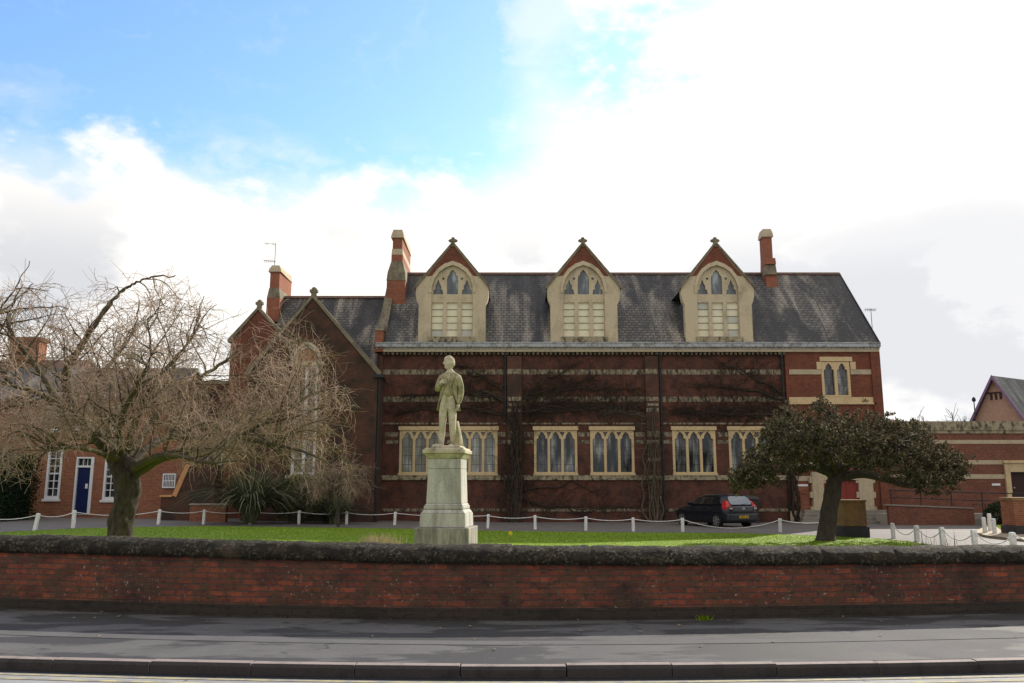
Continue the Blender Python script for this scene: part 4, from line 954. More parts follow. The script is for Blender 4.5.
mb = MB(); mb.box(PX(991.8, YX, 484), YX-.03, PZ(485.6, YX), PX(1000, YX, 484), YX+.0, PZ(483.5, YX)); mb.build('name_plate', M['white_paint'], exn)
# ramp, its low wall and rails
YM = 40.6
rp = thing('access_ramp', 'brick access ramp with flat coping and black tubular handrails in front of the extension', 'ramp', (PX(930, YM, 510), YM, -.25))
def mz(v): return PZ(v, YM)
rx0, rx1 = PX(889, YM, 512), PX(974, YM, 512)
mb = MB(); mb.slab([(rx0, -.29), (rx1, -.29), (rx1, mz(509)), (rx0, mz(505.5))], [], YM, YM+.24); mb.build('low_wall', M['brick_ext'], rp)
mb = MB(); mb.slab([(rx0-.15, mz(505.5)+.002), (rx1, mz(509)+.002), (rx1, mz(507.6)), (rx0-.15, mz(503.9))], [], YM-.05, YM+.29); mb.build('coping', M['step_stone'], rp)
mb = MB(); mb.box(rx0, YM+.25, -.29, rx1+1.5, YM+1.6, .32); mb.build('ramp_deck', M['slab_concrete'], rp)
mb = MB(); mb.box(rx1+.01, YM+.02, -.29, PX(1000, YM, 515), YM+.24, mz(519)); mb.build('end_step', M['step_stone'], rp)
def rail(path, r=.022): 
    mb = MB(); mb.tube(path, r, 6); return mb
yr_ = YM+.12
mb = MB(); tr0, tr1, tr2_ = P(889, 490, yr_), P(951, 492.2, yr_), P(1060, 494.5, yr_)
mb.tube([tr0, tr1, tr2_], .026, 6); 
m0, m1, m2 = P(889, 497.2, yr_), P(951, 499.8, yr_), P(1060, 502.5, yr_); mb.tube([m0, m1, m2], .02, 6)
mb.build('top_rail', M['metal_black'], rp)
for u, vt, vb_ in ((890.2, 490, 524), (920.3, 491.2, 506), (950.8, 492.2, 508), (981.5, 492.9, 519), (1012.5, 493.5, 519)):
    mb = MB(); a = P(u, vt, yr_); mb.tube([a, (a.x, a.y, PZ(vb_, yr_))], .024, 6); mb.build('rail_post', M['metal_black'], rp)
mb = MB(); a = P(973, 506.5, YM-.2); b = P(973.3, 504, YM-.2); c = P(985, 504, YM-.2); mb.tube([a, b, c, (c.x, c.y, -.25)], .022, 6); mb.build('grab_rail', M['metal_black'], rp)

# ------------------------------------------------------------------ far house on the right and its neighbours
YH = 72.0
fh = thing('far_house', 'far pale brick house gable with purple bargeboards and slate roof above the extension', 'house', (PX(1000, YH, 420), YH, -.3))
apx = P(994, 377, YH); el_ = P(977.5, 420, YH); hwid = apx.x - el_.x; zlow = el_.z
fh.rotation_euler = (0, 0, R(-58)); fh.location = (apx.x, YH, -.3)
ah = apx.z + .3; hwd = 2.0; drop = 3.55; fr = 1.6; W_ = hwd*fr; ze_ = ah - drop*fr
mb = MB(); mb.slab([(-W_, 0), (W_, 0), (W_, ze_), (0, ah-.1), (-W_, ze_)], [], 0, .3); mb.box(-W_, .301, 0, -W_+.3, 16, ze_); mb.box(W_-.3, .301, 0, W_, 16, ze_); mb.build('wall', M['brick_far'], fh, local=True)
mb = MB(); A = [(-W_-.4, -.35, ze_-.35), (0, -.35, ah+.1), (W_+.4, -.35, ze_-.35)]; B = [(x, 16, z) for x, _, z in A]; A2 = [(x, y, z-.15) for x, y, z in A]; B2 = [(x, y, z-.15) for x, y, z in B]
mb.add(A + B + A2 + B2, [(0,1,4,3), (1,2,5,4), (6,9,10,7), (7,10,11,8), (0,6,7,1), (1,7,8,2), (3,4,10,9), (4,5,11,10), (0,3,9,6), (2,8,11,5)]); mb.build('roof', M['slate_far'], fh, local=True)
mb = MB()
for sg in (-1, 1):
    k = sg*(W_+.4); pl = [(0, ah+.16), (0, ah-.22), (k, ze_-.60), (k, ze_-.28)]
    mb.slab(pl if sg < 0 else pl[::-1], [], -.44, -.352)
mb.build('bargeboard', M['purple'], fh, local=True)
mb = MB()
for k in range(3): mb.box(-.5+k*.4, -.03, ah-2.0, -.28+k*.4, -.001, ah-1.45)
mb.box(-.7, -.05, ah-1.45, .7, -.001, ah-1.32); mb.build('vent', M['brown_door'], fh, local=True)
mb = MB(); a = P(974.3, 423, 68); t_ = P(974.0, 402, 68); mb.tube([(a.x, a.y, -.2), (t_.x, t_.y, t_.z)], [.07, .04], 6); mb.lathe((t_.x, t_.y, t_.z), [(.05,0),(.16,.1),(.14,.3),(.03,.42)], 8)
tag(mb.build('street_lamp', M['metal_black']), 'thin lamp post standing left of the far gable', 'lamp post')
#PART3
for k in ('aerial',): pass
def aerial(u, v0, v1, Y, arm, lab, elems, right):
    b = P(u, v1, Y); t = P(u, v0, Y); mb = MB()
    mb.tube([b, (b.x, b.y, t.z)], .022, 5); m = mb.build('roof_aerial', M['aerial'], org=(b.x, b.y, b.z))
    tag(m, lab, 'aerial'); mb = MB()
    zt = t.z - .05
    for (dz, l, n) in elems:
        x0, x1 = (b.x - l*(1-right), b.x + l*right); mb.tube([(x0, b.y, zt-dz+l*.06), (x1, b.y, zt-dz-l*.05)], .016, 4)
        for k in range(n):
            xx = x0 + (x1-x0)*(k+.5)/n; mb.tube([(xx, b.y-.28, zt-dz), (xx, b.y+.28, zt-dz)], .01, 4)
            mb.tube([(xx-.02, b.y, zt-dz-.12), (xx+.02, b.y, zt-dz+.12)], .01, 4)
    me = mb.build('antenna', M['aerial'], local=False, org=(b.x, b.y, b.z)); me.location = (0, 0, 0); me.parent = m
aerial(274.5, 243, 268, 47.0, 1, 'thin roof aerial standing beside the left-hand chimney', [(0, .75, 2), (1.05, .7, 6)], .05)
aerial(872.5, 309, 332, 50.0, 1, 'small roof aerial showing beyond the right verge of the hall roof', [(0, .7, 6)], .45)

# ------------------------------------------------------------------ pedestal and statue
YT = 19.5; PXM = F/YT
base_pt = P(445.5, 520, YT); gz = -0.2
TW = R(-7)
ped = thing('stone_pedestal', 'tall pale stone pedestal on the lawn carrying the statue', 'pedestal', (base_pt.x, YT+.45, gz), TW)
pz = lambda v: PZ(v, YT) - gz
def sq(h0, h1, z0, z1, name, mat, bev=.012):
    mb = MB(); r = lambda h, z: [(-h,-h,z),(h,-h,z),(h,h,z),(-h,h,z)]
    mb.loft([r(h0, z0), r(h1, z1)]); return mb.build(name, mat, ped, local=True, bevel=bev)
k = 1/PXM
sq(26.8*k, 26.8*k, -.1, pz(527.5), 'base', M['plinth_low'], .02)
sq(22.9*k, 22.4*k, pz(527.4), pz(513.5), 'lower_plinth', M['plinth_stone'], .015)
sq(22.3*k, 19.4*k, pz(513.4), pz(509.5), 'moulding', M['plinth_stone'], .02); sq(19.6*k, 19.6*k, pz(509.4), pz(505.8), 'moulding', M['plinth_stone'], .02); sq(18.9*k, 18.0*k, pz(505.7), pz(503.6), 'moulding', M['plinth_stone'], .01)
sq(17.6*k, 16.5*k, pz(503.5), pz(468.8), 'die', M['plinth_stone'], .01); sq(16.5*k, 16.5*k, pz(468.6), pz(458.6), 'die', M['plinth_stone'], .01)
sq(17.0*k, 20.5*k, pz(458.5), pz(453.5), 'cap_moulding', M['statue_stone'], .01); sq(21.4*k, 21.4*k, pz(453.4), pz(449.5), 'cap', M['statue_stone'], .015); sq(20.2*k, 19.0*k, pz(449.4), pz(447.6), 'cap_weathering', M['statue_stone'], .01)
zc = pz(447.6)
ST = thing('statue', 'weathered stone statue of a standing man in an open coat on the pedestal', 'statue', (base_pt.x + .07, YT+.42, gz + zc + .0), R(-6))
SC = 1/PXM
ST.scale = (0.96, 1, 1); ST.location.x -= .08
def S(u, v, y=0.0): return Vector(((u-448.5)*SC, y, (446.8-v)*SC))
def skinmesh(name, nodes, edges, mat, parent, root=0, sub=2):
    me = bpy.data.meshes.new(name); me.from_pydata([tuple(n[0]) for n in nodes], edges, [])
    o = bpy.data.objects.new(name, me); col.objects.link(o)
    sk = o.modifiers.new('skin', 'SKIN'); sk.use_smooth_shade = True
    lay = me.skin_vertices[0] if me.skin_vertices else None
    if lay is None:
        bm = bmesh.new(); bm.from_mesh(me); bm.verts.layers.skin.verify(); bm.to_mesh(me); bm.free(); lay = me.skin_vertices[0]
    for i, n in enumerate(nodes):
        r = n[1]; r = r if hasattr(r, '__len__') else (r, r); lay.data[i].radius = r; lay.data[i].use_root = (i == root)
    ss = o.modifiers.new('sub', 'SUBSURF'); ss.levels = sub; ss.render_levels = sub
    dg = bpy.context.evaluated_depsgraph_get(); m2 = bpy.data.meshes.new_from_object(o.evaluated_get(dg))
    bpy.data.objects.remove(o); bpy.data.meshes.remove(me); m2.name = name
    m2.materials.clear(); m2.materials.append(mat); m2.polygons.foreach_set('use_smooth', [True]*len(m2.polygons))
    ob = bpy.data.objects.new(name, m2); link(ob, parent); ORG[ob.name] = ORG[parent.name]; return ob
# body: pelvis, torso, neck, legs, arms in one skin
N = []; E = []
def nd(p, r, par=None):
    N.append((p, r)); i = len(N)-1
    if par is not None: E.append((par, i))
    return i
pel = nd(S(448.5, 400), (.185, .15)); wa = nd(S(448.8, 391), (.18, .14), pel); ch = nd(S(449.5, 381), (.215, .155), wa); ub = nd(S(450, 373), (.21, .14), ch)
nk = nd(S(450.3, 367.5, .0), .075, ub); n2_ = nd(S(449.8, 364.5, -.02), .070, nk)
for side, hip, kn, an in ((-1, (443.8, 405, 0), (443.0, 424, -.03), (441.8, 440.5, -.02)), (1, (453.2, 405, 0), (454.0, 424, -.06), (454.2, 440.5, .06))):
    h = nd(S(*hip), .125, pel); t1 = nd(S((hip[0]+kn[0])/2, (hip[1]+kn[1])/2, -.02), .115, h); k_ = nd(S(*kn), .088, t1)
    c_ = nd(S((kn[0]*.6+an[0]*.4), kn[1]*.6+an[1]*.4, 0), .092, k_); a_ = nd(S(*an), .075, c_)
    hl = nd(S(an[0], an[1]+3.6, an[2]+.03), .075, a_); dx = -4.2 if side < 0 else -1.6
    ft = nd(S(an[0]+dx, an[1]+4.6, an[2]-.16), (.07, .05), hl); nd(S(an[0]+dx*1.7, an[1]+5.0, an[2]-.27), (.055, .035), ft)
# arm folded to the chest (picture left)
s1 = nd(S(441.2, 375.2, 0), .105, ub); e1m = nd(S(438.2, 381, .03), .095, s1); e1 = nd(S(436.6, 387.5, .02), .085, e1m); f1 = nd(S(439.0, 384.5, -.15), .072, e1); w1 = nd(S(441.5, 381.8, -.23), .055, f1)
# arm hanging (picture right)
s2 = nd(S(459.2, 375.5, 0), .105, ub); e2m = nd(S(461.6, 382.5, .02), .095, s2); e2 = nd(S(462.3, 389.5, .02), .085, e2m); f2 = nd(S(461.5, 397, -.03), .073, e2); w2 = nd(S(459.8, 402.5, -.07), .055, f2)
body = skinmesh('figure', N, E, M['statue_stone'], ST, root=pel)
body.data.materials.append(M['coat_stone']); zc_ = S(0, 393).z
for p in body.data.polygons:
    if (p.center.z > zc_ and p.center.z < S(0, 369).z) or (abs(p.center.x) > .21 and zc_ - .22 < p.center.z < zc_ + .1): p.material_index = 1
# head with face, beard, ears and hair: built as one carved mesh turned to picture left
mb = MB(); HC = S(449.2, 359.6, -.03); hs_ = SC*1.0
rings = []; nlat, nlon = 22, 28
yaw = R(52)   # faces to picture left and a little to the viewer
for i in range(1, nlat):
    th = math.pi*i/nlat; ring = []
    for j in range(nlon):
        ph = 2*math.pi*j/nlon                      # ph=0 is the face direction
        cx = math.sin(th)*math.cos(ph); cy = math.sin(th)*math.sin(ph); cz = -math.cos(th)
        x, y, z = cx*.140, cy*.108, cz*.178
        f = max(0, cx)
        if cz < -.25: x *= 1 - .22*(-cz-.25); y *= 1 - .35*(-cz-.25)
        if f > .5:
            x -= .02*(f-.5)
            w = abs(cy)
            x += .060*math.exp(-((cy)/.13)**2)*math.exp(-((cz+.02+.0)/.20)**2) * (1 if cz < .12 else .4)      # nose
            x -= .034*math.exp(-((w-.30)/.14)**2)*math.exp(-((cz-.13)/.10)**2)                               # eye sockets
            x += .014*math.exp(-((cz-.27)/.08)**2)                                                             # brow
            x -= .022*math.exp(-((cy)/.25)**2)*math.exp(-((cz+.42)/.05)**2)                                    # mouth
            x += .035*math.exp(-((cy)/.35)**2)*math.exp(-((cz+.72)/.16)**2)                                    # chin and beard
        ear = math.exp(-((abs(cy)-1)/.10)**2)*math.exp(-((cz-.02)/.20)**2)*math.exp(-(cx/.2)**2); y *= 1 + .18*ear
        hair = (cz > .42) or (cx < -.05 and cz > -.35)
        if hair:
            e = 1.14 + .04*math.sin(ph*9 + th*7) ; x *= e; y *= e*1.04; z *= 1.06
        X_ = -x*math.cos(yaw-math.pi/2+R(0)) ; 
        # turn: face direction to (-sin(yaw), -cos(yaw))
        fx, fy = -math.sin(yaw), -math.cos(yaw); sx_, sy_ = math.cos(yaw), -math.sin(yaw)
        ring.append((HC.x + x*fx + y*sx_, HC.y + x*fy + y*sy_, HC.z + z))
    rings.append(ring)
mb.loft(rings); mb.build('head', M['statue_stone'], body, smooth=True, local=True, uv=False)
# hands
def hand(wr, dirv, nrm, curl, thumb_side, name='hand', L=.21):
    d = Vector(dirv).normalized(); n = Vector(nrm); n = (n - d*n.dot(d)).normalized(); s = d.cross(n)*thumb_side
    w = Vector(wr); nodes = [(w, .045), (w + d*L*.28, (.056, .034)), (w + d*L*.48, (.055, .03))]; edges = [(0, 1), (1, 2)]
    for k, (off, ln) in enumerate(((.042, .46), (.014, .52), (-.014, .48), (-.040, .38))):
        b = w + d*L*.46 + s*off; nodes.append((b, .020)); edges.append((2, len(nodes)-1)); p = b; dd = d.copy()
        for q in range(3):
            dd = (dd*math.cos(curl) + n*math.sin(curl)).normalized(); n2 = n; p = p + dd*L*ln/3; nodes.append((p, .018-.002*q)); edges.append((len(nodes)-2, len(nodes)-1))
    b = w + d*L*.14 + s*.045; nodes.append((b, .024)); edges.append((1, len(nodes)-1)); p = b + (d*.7 + s*.6 + n*.3).normalized()*L*.25; nodes.append((p, .019)); edges.append((len(nodes)-2, len(nodes)-1))
    nodes.append((p + (d + n*.5).normalized()*L*.18, .016)); edges.append((len(nodes)-2, len(nodes)-1))
    return skinmesh(name, nodes, edges, M['statue_stone'], body, sub=1)
hand(S(441.5, 381.8, -.23), (.75, -.25, .35), (.2, .9, -.4), .55, 1)
hand(S(459.8, 402.5, -.07), (-.15, -.1, -1), (-.6, -.5, .1), .35, -1)
# coat: open shell from shoulders to the skirts
mb = MB(); secs = [(371.5, .215, .135, R(22), 450), (374.5, .265, .165, R(20), 450), (380, .262, .19, R(24), 449.6), (386, .245, .185, R(30), 449.3), (391, .245, .185, R(40), 449.2), (397, .27, .20, R(56), 449.0), (402, .295, .215, R(70), 449.0), (407, .335, .235, R(80), 449.2)]
rings = []; na = 30
for v, rx, ry, op, uc in secs:
    rx *= .90; c = S(uc, v); ro = []; ri = []
    for j in range(na+1):
        a = -math.pi/2 + op + (2*math.pi-2*op)*j/na; fold = 1 + .025*math.sin(a*7+v*.2)*(v > 390)
        low = 0.0
        if v > 400 : low = -.04*math.sin(a*3)
        ro.append((c.x + rx*fold*math.cos(a), c.y + ry*fold*math.sin(a), c.z + low)); ri.append((c.x + (rx-.035)*math.cos(a), c.y + (ry-.035)*math.sin(a), c.z + low))
    rings.append(ro + ri[::-1])
mb.loft(rings[::-1]); mb.build('coat', M['coat_stone'], body, smooth=True, local=True, uv=False)
# lapels and waistcoat front
mb = MB()
for sg in (-1, 1):
    pts = [S(450+sg*2.2, 369.5, -.13), S(450+sg*6.6, 373.5, -.17), S(450+sg*5.2, 379, -.215), S(449.6+sg*2.4, 387.5, -.215), S(450+sg*1.8, 378, -.20)]
    bk = [p + Vector((0, .03, 0)) for p in pts]; n = 5
    mb.add(pts + bk, [tuple(range(n)), tuple(range(2*n-1, n-1, -1))] + [(i, (i+1) % n, (i+1) % n+n, i+n) for i in range(n)])
mb.build('lapels', M['coat_stone'], body, local=True, uv=False)
mb = MB(); rr = []
for v, rx, ry in ((372, .10, .155), (378, .17, .175), (386, .19, .18), (392, .195, .18), (394.5, .12, .175)):
    c = S(449.4, v); rr.append([(c.x + rx*math.cos(a), c.y + ry*math.sin(a), c.z) for a in np.linspace(math.pi, 2*math.pi, 12)] + [(c.x+rx*.9, c.y+.02, c.z), (c.x-rx*.9, c.y+.02, c.z)])
mb.loft(rr[::-1]); mb.build('waistcoat', M['coat_stone'], body, smooth=True, local=True, uv=False)
# draped stump behind the leg, and the foot slab
mb = MB(); rr = []
for v, u0, u1, yc, ry in ((446.8, 450, 464.5, .12, .20), (442, 451, 464, .13, .18), (434, 452.5, 462.3, .14, .16), (426, 454, 460.5, .14, .13), (419, 455.5, 459.2, .13, .09)):
    uc, ru = (u0+u1)/2, (u1-u0)/2
    rr.append([tuple(S(uc + ru*math.cos(a)*(1+.07*math.sin(5*a+v)), v, yc + ry*math.sin(a)*(1+.07*math.sin(4*a)))) for a in np.linspace(0, 2*math.pi, 19)[:-1]])
mb.loft(rr); mb.build('draped_stump', M['coat_stone'], ST, smooth=True, local=True, uv=False)
mb = MB(); a = S(434.5, 447.2, -.36); b = S(465, 444.4, .40); mb.box(a.x, a.y, a.z, b.x, b.y, b.z); mb.build('foot_slab', M['statue_stone'], ST, local=True, bevel=.03)

# ------------------------------------------------------------------ brown pier on the lawn and the brick pier by the gate
p0 = PGd(857, 537.5); Yp = p0.y
pr = thing('stone_pier', 'squat brown stone pier with flat cap and dark base beside the right-hand tree', 'pier', (p0.x, p0.y+.42, p0.z))
kx = Yp/F
def pbox(h0, h1, v0, v1, name, mat, root, Y, x, bev=.01, z_=None):
    mb = MB(); z0, z1 = PZ(v1, Y), PZ(v0, Y); c = root.location
    r = lambda h, z: [(c.x-h, c.y-h, z), (c.x+h, c.y-h, z), (c.x+h, c.y+h, z), (c.x-h, c.y+h, z)]
    mb.loft([r(h0, z0), r(h1, z1)]); return mb.build(name, mat, root, bevel=bev)
pbox(12.6*kx, 12.6*kx, 526.6, 539, 'base', M['dark_stone'], pr, Yp, 857, .02)
pbox(11.2*kx, 11.0*kx, 502.4, 526.5, 'shaft', M['pier_stone'], pr, Yp, 857, .02)
pbox(11.6*kx, 11.6*kx, 499.8, 502.3, 'cap', M['pier_stone'], pr, Yp, 857, .015)
Yq = 31.5; q0 = P(1024, 532, Yq)
pq = thing('gate_pier', 'orange brick pier with dark base at the right edge of the photo', 'pier', (PX(1026, Yq, 515), Yq+.42, -.2))
kx = Yq/F
pbox(12.6*kx, 12.6*kx, 526, 536, 'base', M['dark_stone'], pq, Yq, 0, .02); pbox(11.2*kx, 11.2*kx, 501, 525.9, 'shaft', M['brick_cottage'], pq, Yq, 0, .01); pbox(12*kx, 12*kx, 497.5, 500.9, 'cap', M['pier_stone'], pq, Yq, 0, .015)

# gravel island and its turf
isl = [PGd(u, v) for u, v in ((974, 534), (984, 529), (1000, 526.5), (1060, 528), (1060, 545), (1010, 540.5), (985, 537.5))]
mb = MB(); mb.prism_z([(p.x, p.y) for p in isl], -.29, -.11); tag(mb.build('island', M['edging']), kind='structure')
tf = [PGd(u, v) for u, v in ((997, 528.6), (1050, 528.6), (1050, 534.5), (1003, 533.2))]
mb = MB(); mb.prism_z([(p.x, p.y) for p in tf], -.2, -.085); tag(mb.build('island_turf', M['lawn']), kind='structure')
pts = []
for _ in range(2500):
    a, b = random.random(), random.random(); p = tf[0].lerp(tf[1], a).lerp(tf[3].lerp(tf[2], a), b); pts.append((p.x, p.y, -.09))
blades('grass_fringe', M['blade'], pts, .07, .012)

# ------------------------------------------------------------------ white posts and their chains
mb = MB(); h = .058
mb.loft([[(-h,-h,-.08),(h,-h,-.08),(h,h,-.08),(-h,h,-.08)], [(-h,-h,1),(h,-h,1),(h,h,1),(-h,h,1)], [(-h*.75,-h*.75,1.045),(h*.75,-h*.75,1.045),(h*.75,h*.75,1.045),(-h*.75,h*.75,1.045)]])
post_me = mb.build('chain_post', M['white_paint'], local=True, bevel=.008)
posts = [ # u, v base, v top, lean, label
    (34.5, 530.8, 513.2, R(9), 'white post leaning to the right beside the dark hedge'),
    (73.0, 528.0, 510.3, R(2.5), 'white post in front of the navy blue cottage door'),
    (158.3, 524.4, 509.5, R(2), 'white post in front of the barred window, just right of the cherry trunk'),
    (203.5, 524.2, 509.6, R(1), 'white post in front of the low garden wall left of the flax'),
    (249.8, 524.2, 509.6, 0, 'white post in front of the spiky flax clump'),
    (298.8, 524.2, 510.4, 0, 'white post in front of the grey-green shrub, left of the sapling'),
    (346.6, 524.4, 511.2, R(-1), 'white post just to the right of the thin sapling'),
    (394.6, 525.0, 511.8, R(1), 'white post just left of the statue pedestal'),
    (487.8, 528.2, 514.2, 0, 'white post nearest the pedestal on its right side'),
    (535.2, 529.4, 515.2, 0, 'white post below the left light of the third hall window'),
    (585.8, 530.4, 516.4, 0, 'white post below the gap between the third and fourth hall windows'),
    (633.4, 531.4, 517.6, 0, 'white post between the fourth hall window and the hall downpipe'),
    (682.8, 531.8, 518.0, 0, 'white post in front of the black car\'s bonnet'),
    (780.4, 532.2, 518.4, 0, 'white post between the black car and the right-hand tree'),
    (827.0, 536.0, 520.0, 0, 'white post hidden behind the trunk of the right-hand tree'),
    (893.6, 538.6, 523.0, 0, 'white post at the lawn corner below the ramp wall, right of the brown pier'),
    (917.2, 541.5, 525.2, 0, 'second white post along the curve from the lawn corner towards the street'),
    (943.2, 545.0, 527.0, 0, 'middle white post of the five curving from the lawn corner to the street'),
    (975.5, 549.5, 529.6, 0, 'white post in front of the stone island, second from the street end of its curve'),
    (1014.5, 554.0, 532.2, 0, 'nearest white post at the right edge of the photo'),
    (985.2, 532.5, 517.2, 0, 'left post of the three white posts clustered on the stone island'),
    (990.2, 530.5, 513.4, 0, 'tallest and rearmost of the three white posts on the stone island'),
    (994.8, 533.4, 518.4, 0, 'right post of the three white posts clustered on the stone island'),
]
PO = []
for i, (u, vb_, vt, ln, lab) in enumerate(posts):
    p = PGd(u, vb_) if i < 20 else PGd(u, vb_, -.11)
    H = PZ(vt, p.y) - p.z
    o = post_me if i == 0 else post_me.copy()
    if i: col.objects.link(o)
    wsc = 1.0 if p.y > 29 else 1.15
    o.location = p; o.scale = (wsc, wsc, H/1.045); o.rotation_euler = (random.gauss(0, .015), ln + random.gauss(0, .02), random.uniform(-.1, .1)); tag(o, lab, 'post', 'white posts round the lawn'); PO.append((p, H, ln))
def post_top(i, f=.9):
    p, H, ln = PO[i]; return Vector((p.x + H*f*math.sin(ln), p.y - .03, p.z + H*f))
chain_labels = {
 (-1, 0): 'white chain from the left edge of the photo to the leaning post', (0, 1): 'white chain between the leaning post and the post before the blue door',
 (1, 2): 'white chain passing behind the cherry trunk', (2, 3): 'white chain in front of the stair and low garden wall',
 (3, 4): 'white chain ending at the post before the flax clump', (4, 5): 'white chain in front of the flax and grey-green shrub',
 (5, 6): 'white chain passing behind the thin sapling', (6, 7): 'white chain below the wing corner, between sapling and pedestal',
 (7, 8): 'white chain passing behind the statue pedestal', (8, 9): 'white chain in front of the climber trunk, right of the pedestal',
 (9, 10): 'white chain below the third hall window', (10, 11): 'white chain below the fourth hall window',
 (11, 12): 'white chain between the hall downpipe and the black car', (12, 13): 'long white chain sagging in front of the black car',
 (13, 14): 'white chain between the car\'s right-hand post and the right-hand tree trunk', (15, 16): 'white chain at the lawn corner below the ramp, farthest on the curve',
 (16, 17): 'second white chain from the lawn corner on the curve', (17, 18): 'white chain left of the stone island on the curve', (18, 19): 'white chain in front of the stone island and turf',
 (19, 20): ''}
def chain(a, b, sag, lab, r=.016):
    mb = MB(); n = 18; pts = []
    for k in range(n+1):
        t = k/n; p = a.lerp(b, t); p.z -= sag*4*t*(1-t); pts.append(p)
    mb.tube(pts, r, 5, cap=False); o = mb.build('chain', M['white_paint'], smooth=True, org=(a+b)/2, uv=False); tag(o, lab, 'chain', 'white chains between the posts')
p = post_top(0); chain(p + Vector((-2.6, .3, -.02)), p, .16, chain_labels[(-1, 0)])
for i in range(14):
    d = (post_top(i) - post_top(i+1)).length; chain(post_top(i), post_top(i+1), {12: .34, 0: .12, 1: .16}.get(i, .09), chain_labels[(i, i+1)])
for i in range(15, 19): chain(post_top(i), post_top(i+1), .30, chain_labels[(i, i+1)], .018)
p = post_top(19); chain(p, p + Vector((.6, -3.2, 0)), .3, 'white chain leaving the photo at the right edge from the nearest post', .018)
#PART4
# ------------------------------------------------------------------ fast tube clouds for branches and twigs
class Tubes:
    def __init__(s): s.V = []; s.F = []; s.n = 0
    def add(s, path, r0, r1, n=4):
        P_ = np.asarray(path, dtype=float); k = len(P_)
        T = np.gradient(P_, axis=0); T /= np.linalg.norm(T, axis=1, keepdims=True) + 1e-9
        ref = np.array([.31, .47, .83]) if abs(T[0, 2]) < .9 else np.array([.9, .3, .2])
        A = np.cross(T, ref); A /= np.linalg.norm(A, axis=1, keepdims=True) + 1e-9; B = np.cross(T, A)
        rr = np.linspace(r0, r1, k)[:, None] if np.isscalar(r0) and r1 is not None else np.asarray(r0)[:, None]
        q = 2*np.pi*np.arange(n)/n
        ring = P_[:, None, :] + rr[:, :, None]*(A[:, None, :]*np.cos(q)[None, :, None] + B[:, None, :]*np.sin(q)[None, :, None])
        s.V.append(ring.reshape(-1, 3)); i, j = np.meshgrid(np.arange(k-1), np.arange(n), indexing='ij')
        a = i*n+j; b = i*n+(j+1) % n
        s.F.append((np.stack([a, b, b+n, a+n], -1).reshape(-1, 4)) + s.n); s.n += k*n
    def build(s, name, mat, parent, smooth=True):
        V = np.concatenate(s.V) - np.array(ORG[parent.name]) if parent is not None else np.concatenate(s.V); Fq = np.concatenate(s.F); m = len(Fq)
        me = bpy.data.meshes.new(name); me.vertices.add(len(V)); me.vertices.foreach_set('co', V.ravel())
        me.loops.add(4*m); me.loops.foreach_set('vertex_index', Fq.ravel().astype(np.int32)); me.polygons.add(m)
        me.polygons.foreach_set('loop_start', np.arange(m, dtype=np.int32)*4); me.polygons.foreach_set('loop_total', np.full(m, 4, dtype=np.int32))
        me.polygons.foreach_set('use_smooth', np.full(m, smooth)); me.update(calc_edges=True); me.materials.append(mat)
        o = bpy.data.objects.new(name, me); link(o, parent)
        if parent is not None: ORG[o.name] = ORG[parent.name]
        return o
def spline(pts, m=6):
    """Catmull-Rom through points"""
    p = [np.array(q, float) for q in pts]; p = [2*p[0]-p[1]] + p + [2*p[-1]-p[-2]]; out = []
    for i in range(1, len(p)-2):
        for t in np.linspace(0, 1, m, endpoint=False):
            a, b, c, d = p[i-1], p[i], p[i+1], p[i+2]
            out.append(.5*((2*b) + (-a+c)*t + (2*a-5*b+4*c-d)*t*t + (-a+3*b-3*c+d)*t**3))
    out.append(p[-2]); return np.array(out)
def unit(v): return v/(np.linalg.norm(v)+1e-9)
def grow_path(start, d, length, segs, wander, pull, pullamt):
    p = np.array(start, float); d = unit(np.array(d, float)); out = [p.copy()]; st = length/segs
    for k in range(segs):
        d = unit(d + rng.normal(0, wander, 3) + np.array(pull)*pullamt*(k+1)/segs); p = p + d*st; out.append(p.copy())
    return np.array(out)
def at_path(path, t):
    f = t*(len(path)-1); i = min(int(f), len(path)-2); return path[i]+(path[i+1]-path[i])*(f-i), unit(path[i+1]-path[i])

# ------------------------------------------------------------------ the bare cherry tree
YCH = 20.0
c0 = PGd(121, 556); cg = G(-9.5)
cherry = thing('cherry_tree', 'large bare spreading cherry tree with mossy limbs and tangled twigs on the lawn', 'tree', (P(121, 535, YCH).x, YCH, cg))
def cp(u, v, dy=0): p = P(u, v, YCH + dy); return np.array(p)
tk = spline([(P(119, 535, YCH).x, YCH, cg-.15), cp(120.5, 535), cp(123, 515), cp(127, 495), cp(127, 480), cp(122, 464), cp(117, 452)], 14)
tb = Tubes(); nn = len(tk)
rad = np.interp(np.linspace(0, 1, nn), [0, .12, .3, .55, .75, 1], [.31, .285, .275, .28, .29, .22])
V0 = []
tb.add(tk, rad, None, 36)
vv = tb.V[0]
for i in range(len(vv)):
    q = vv[i]; nz = mn.noise(Vector((q[0]*3, q[1]*3, q[2]*1.3)))*.10 + mn.noise(Vector((q[0]*8, q[1]*8, q[2]*3)))*.06
    c = tk[i//36]; vv[i] = q + unit(q - c)*nz
tb.build('trunk', M['bark'], cherry)
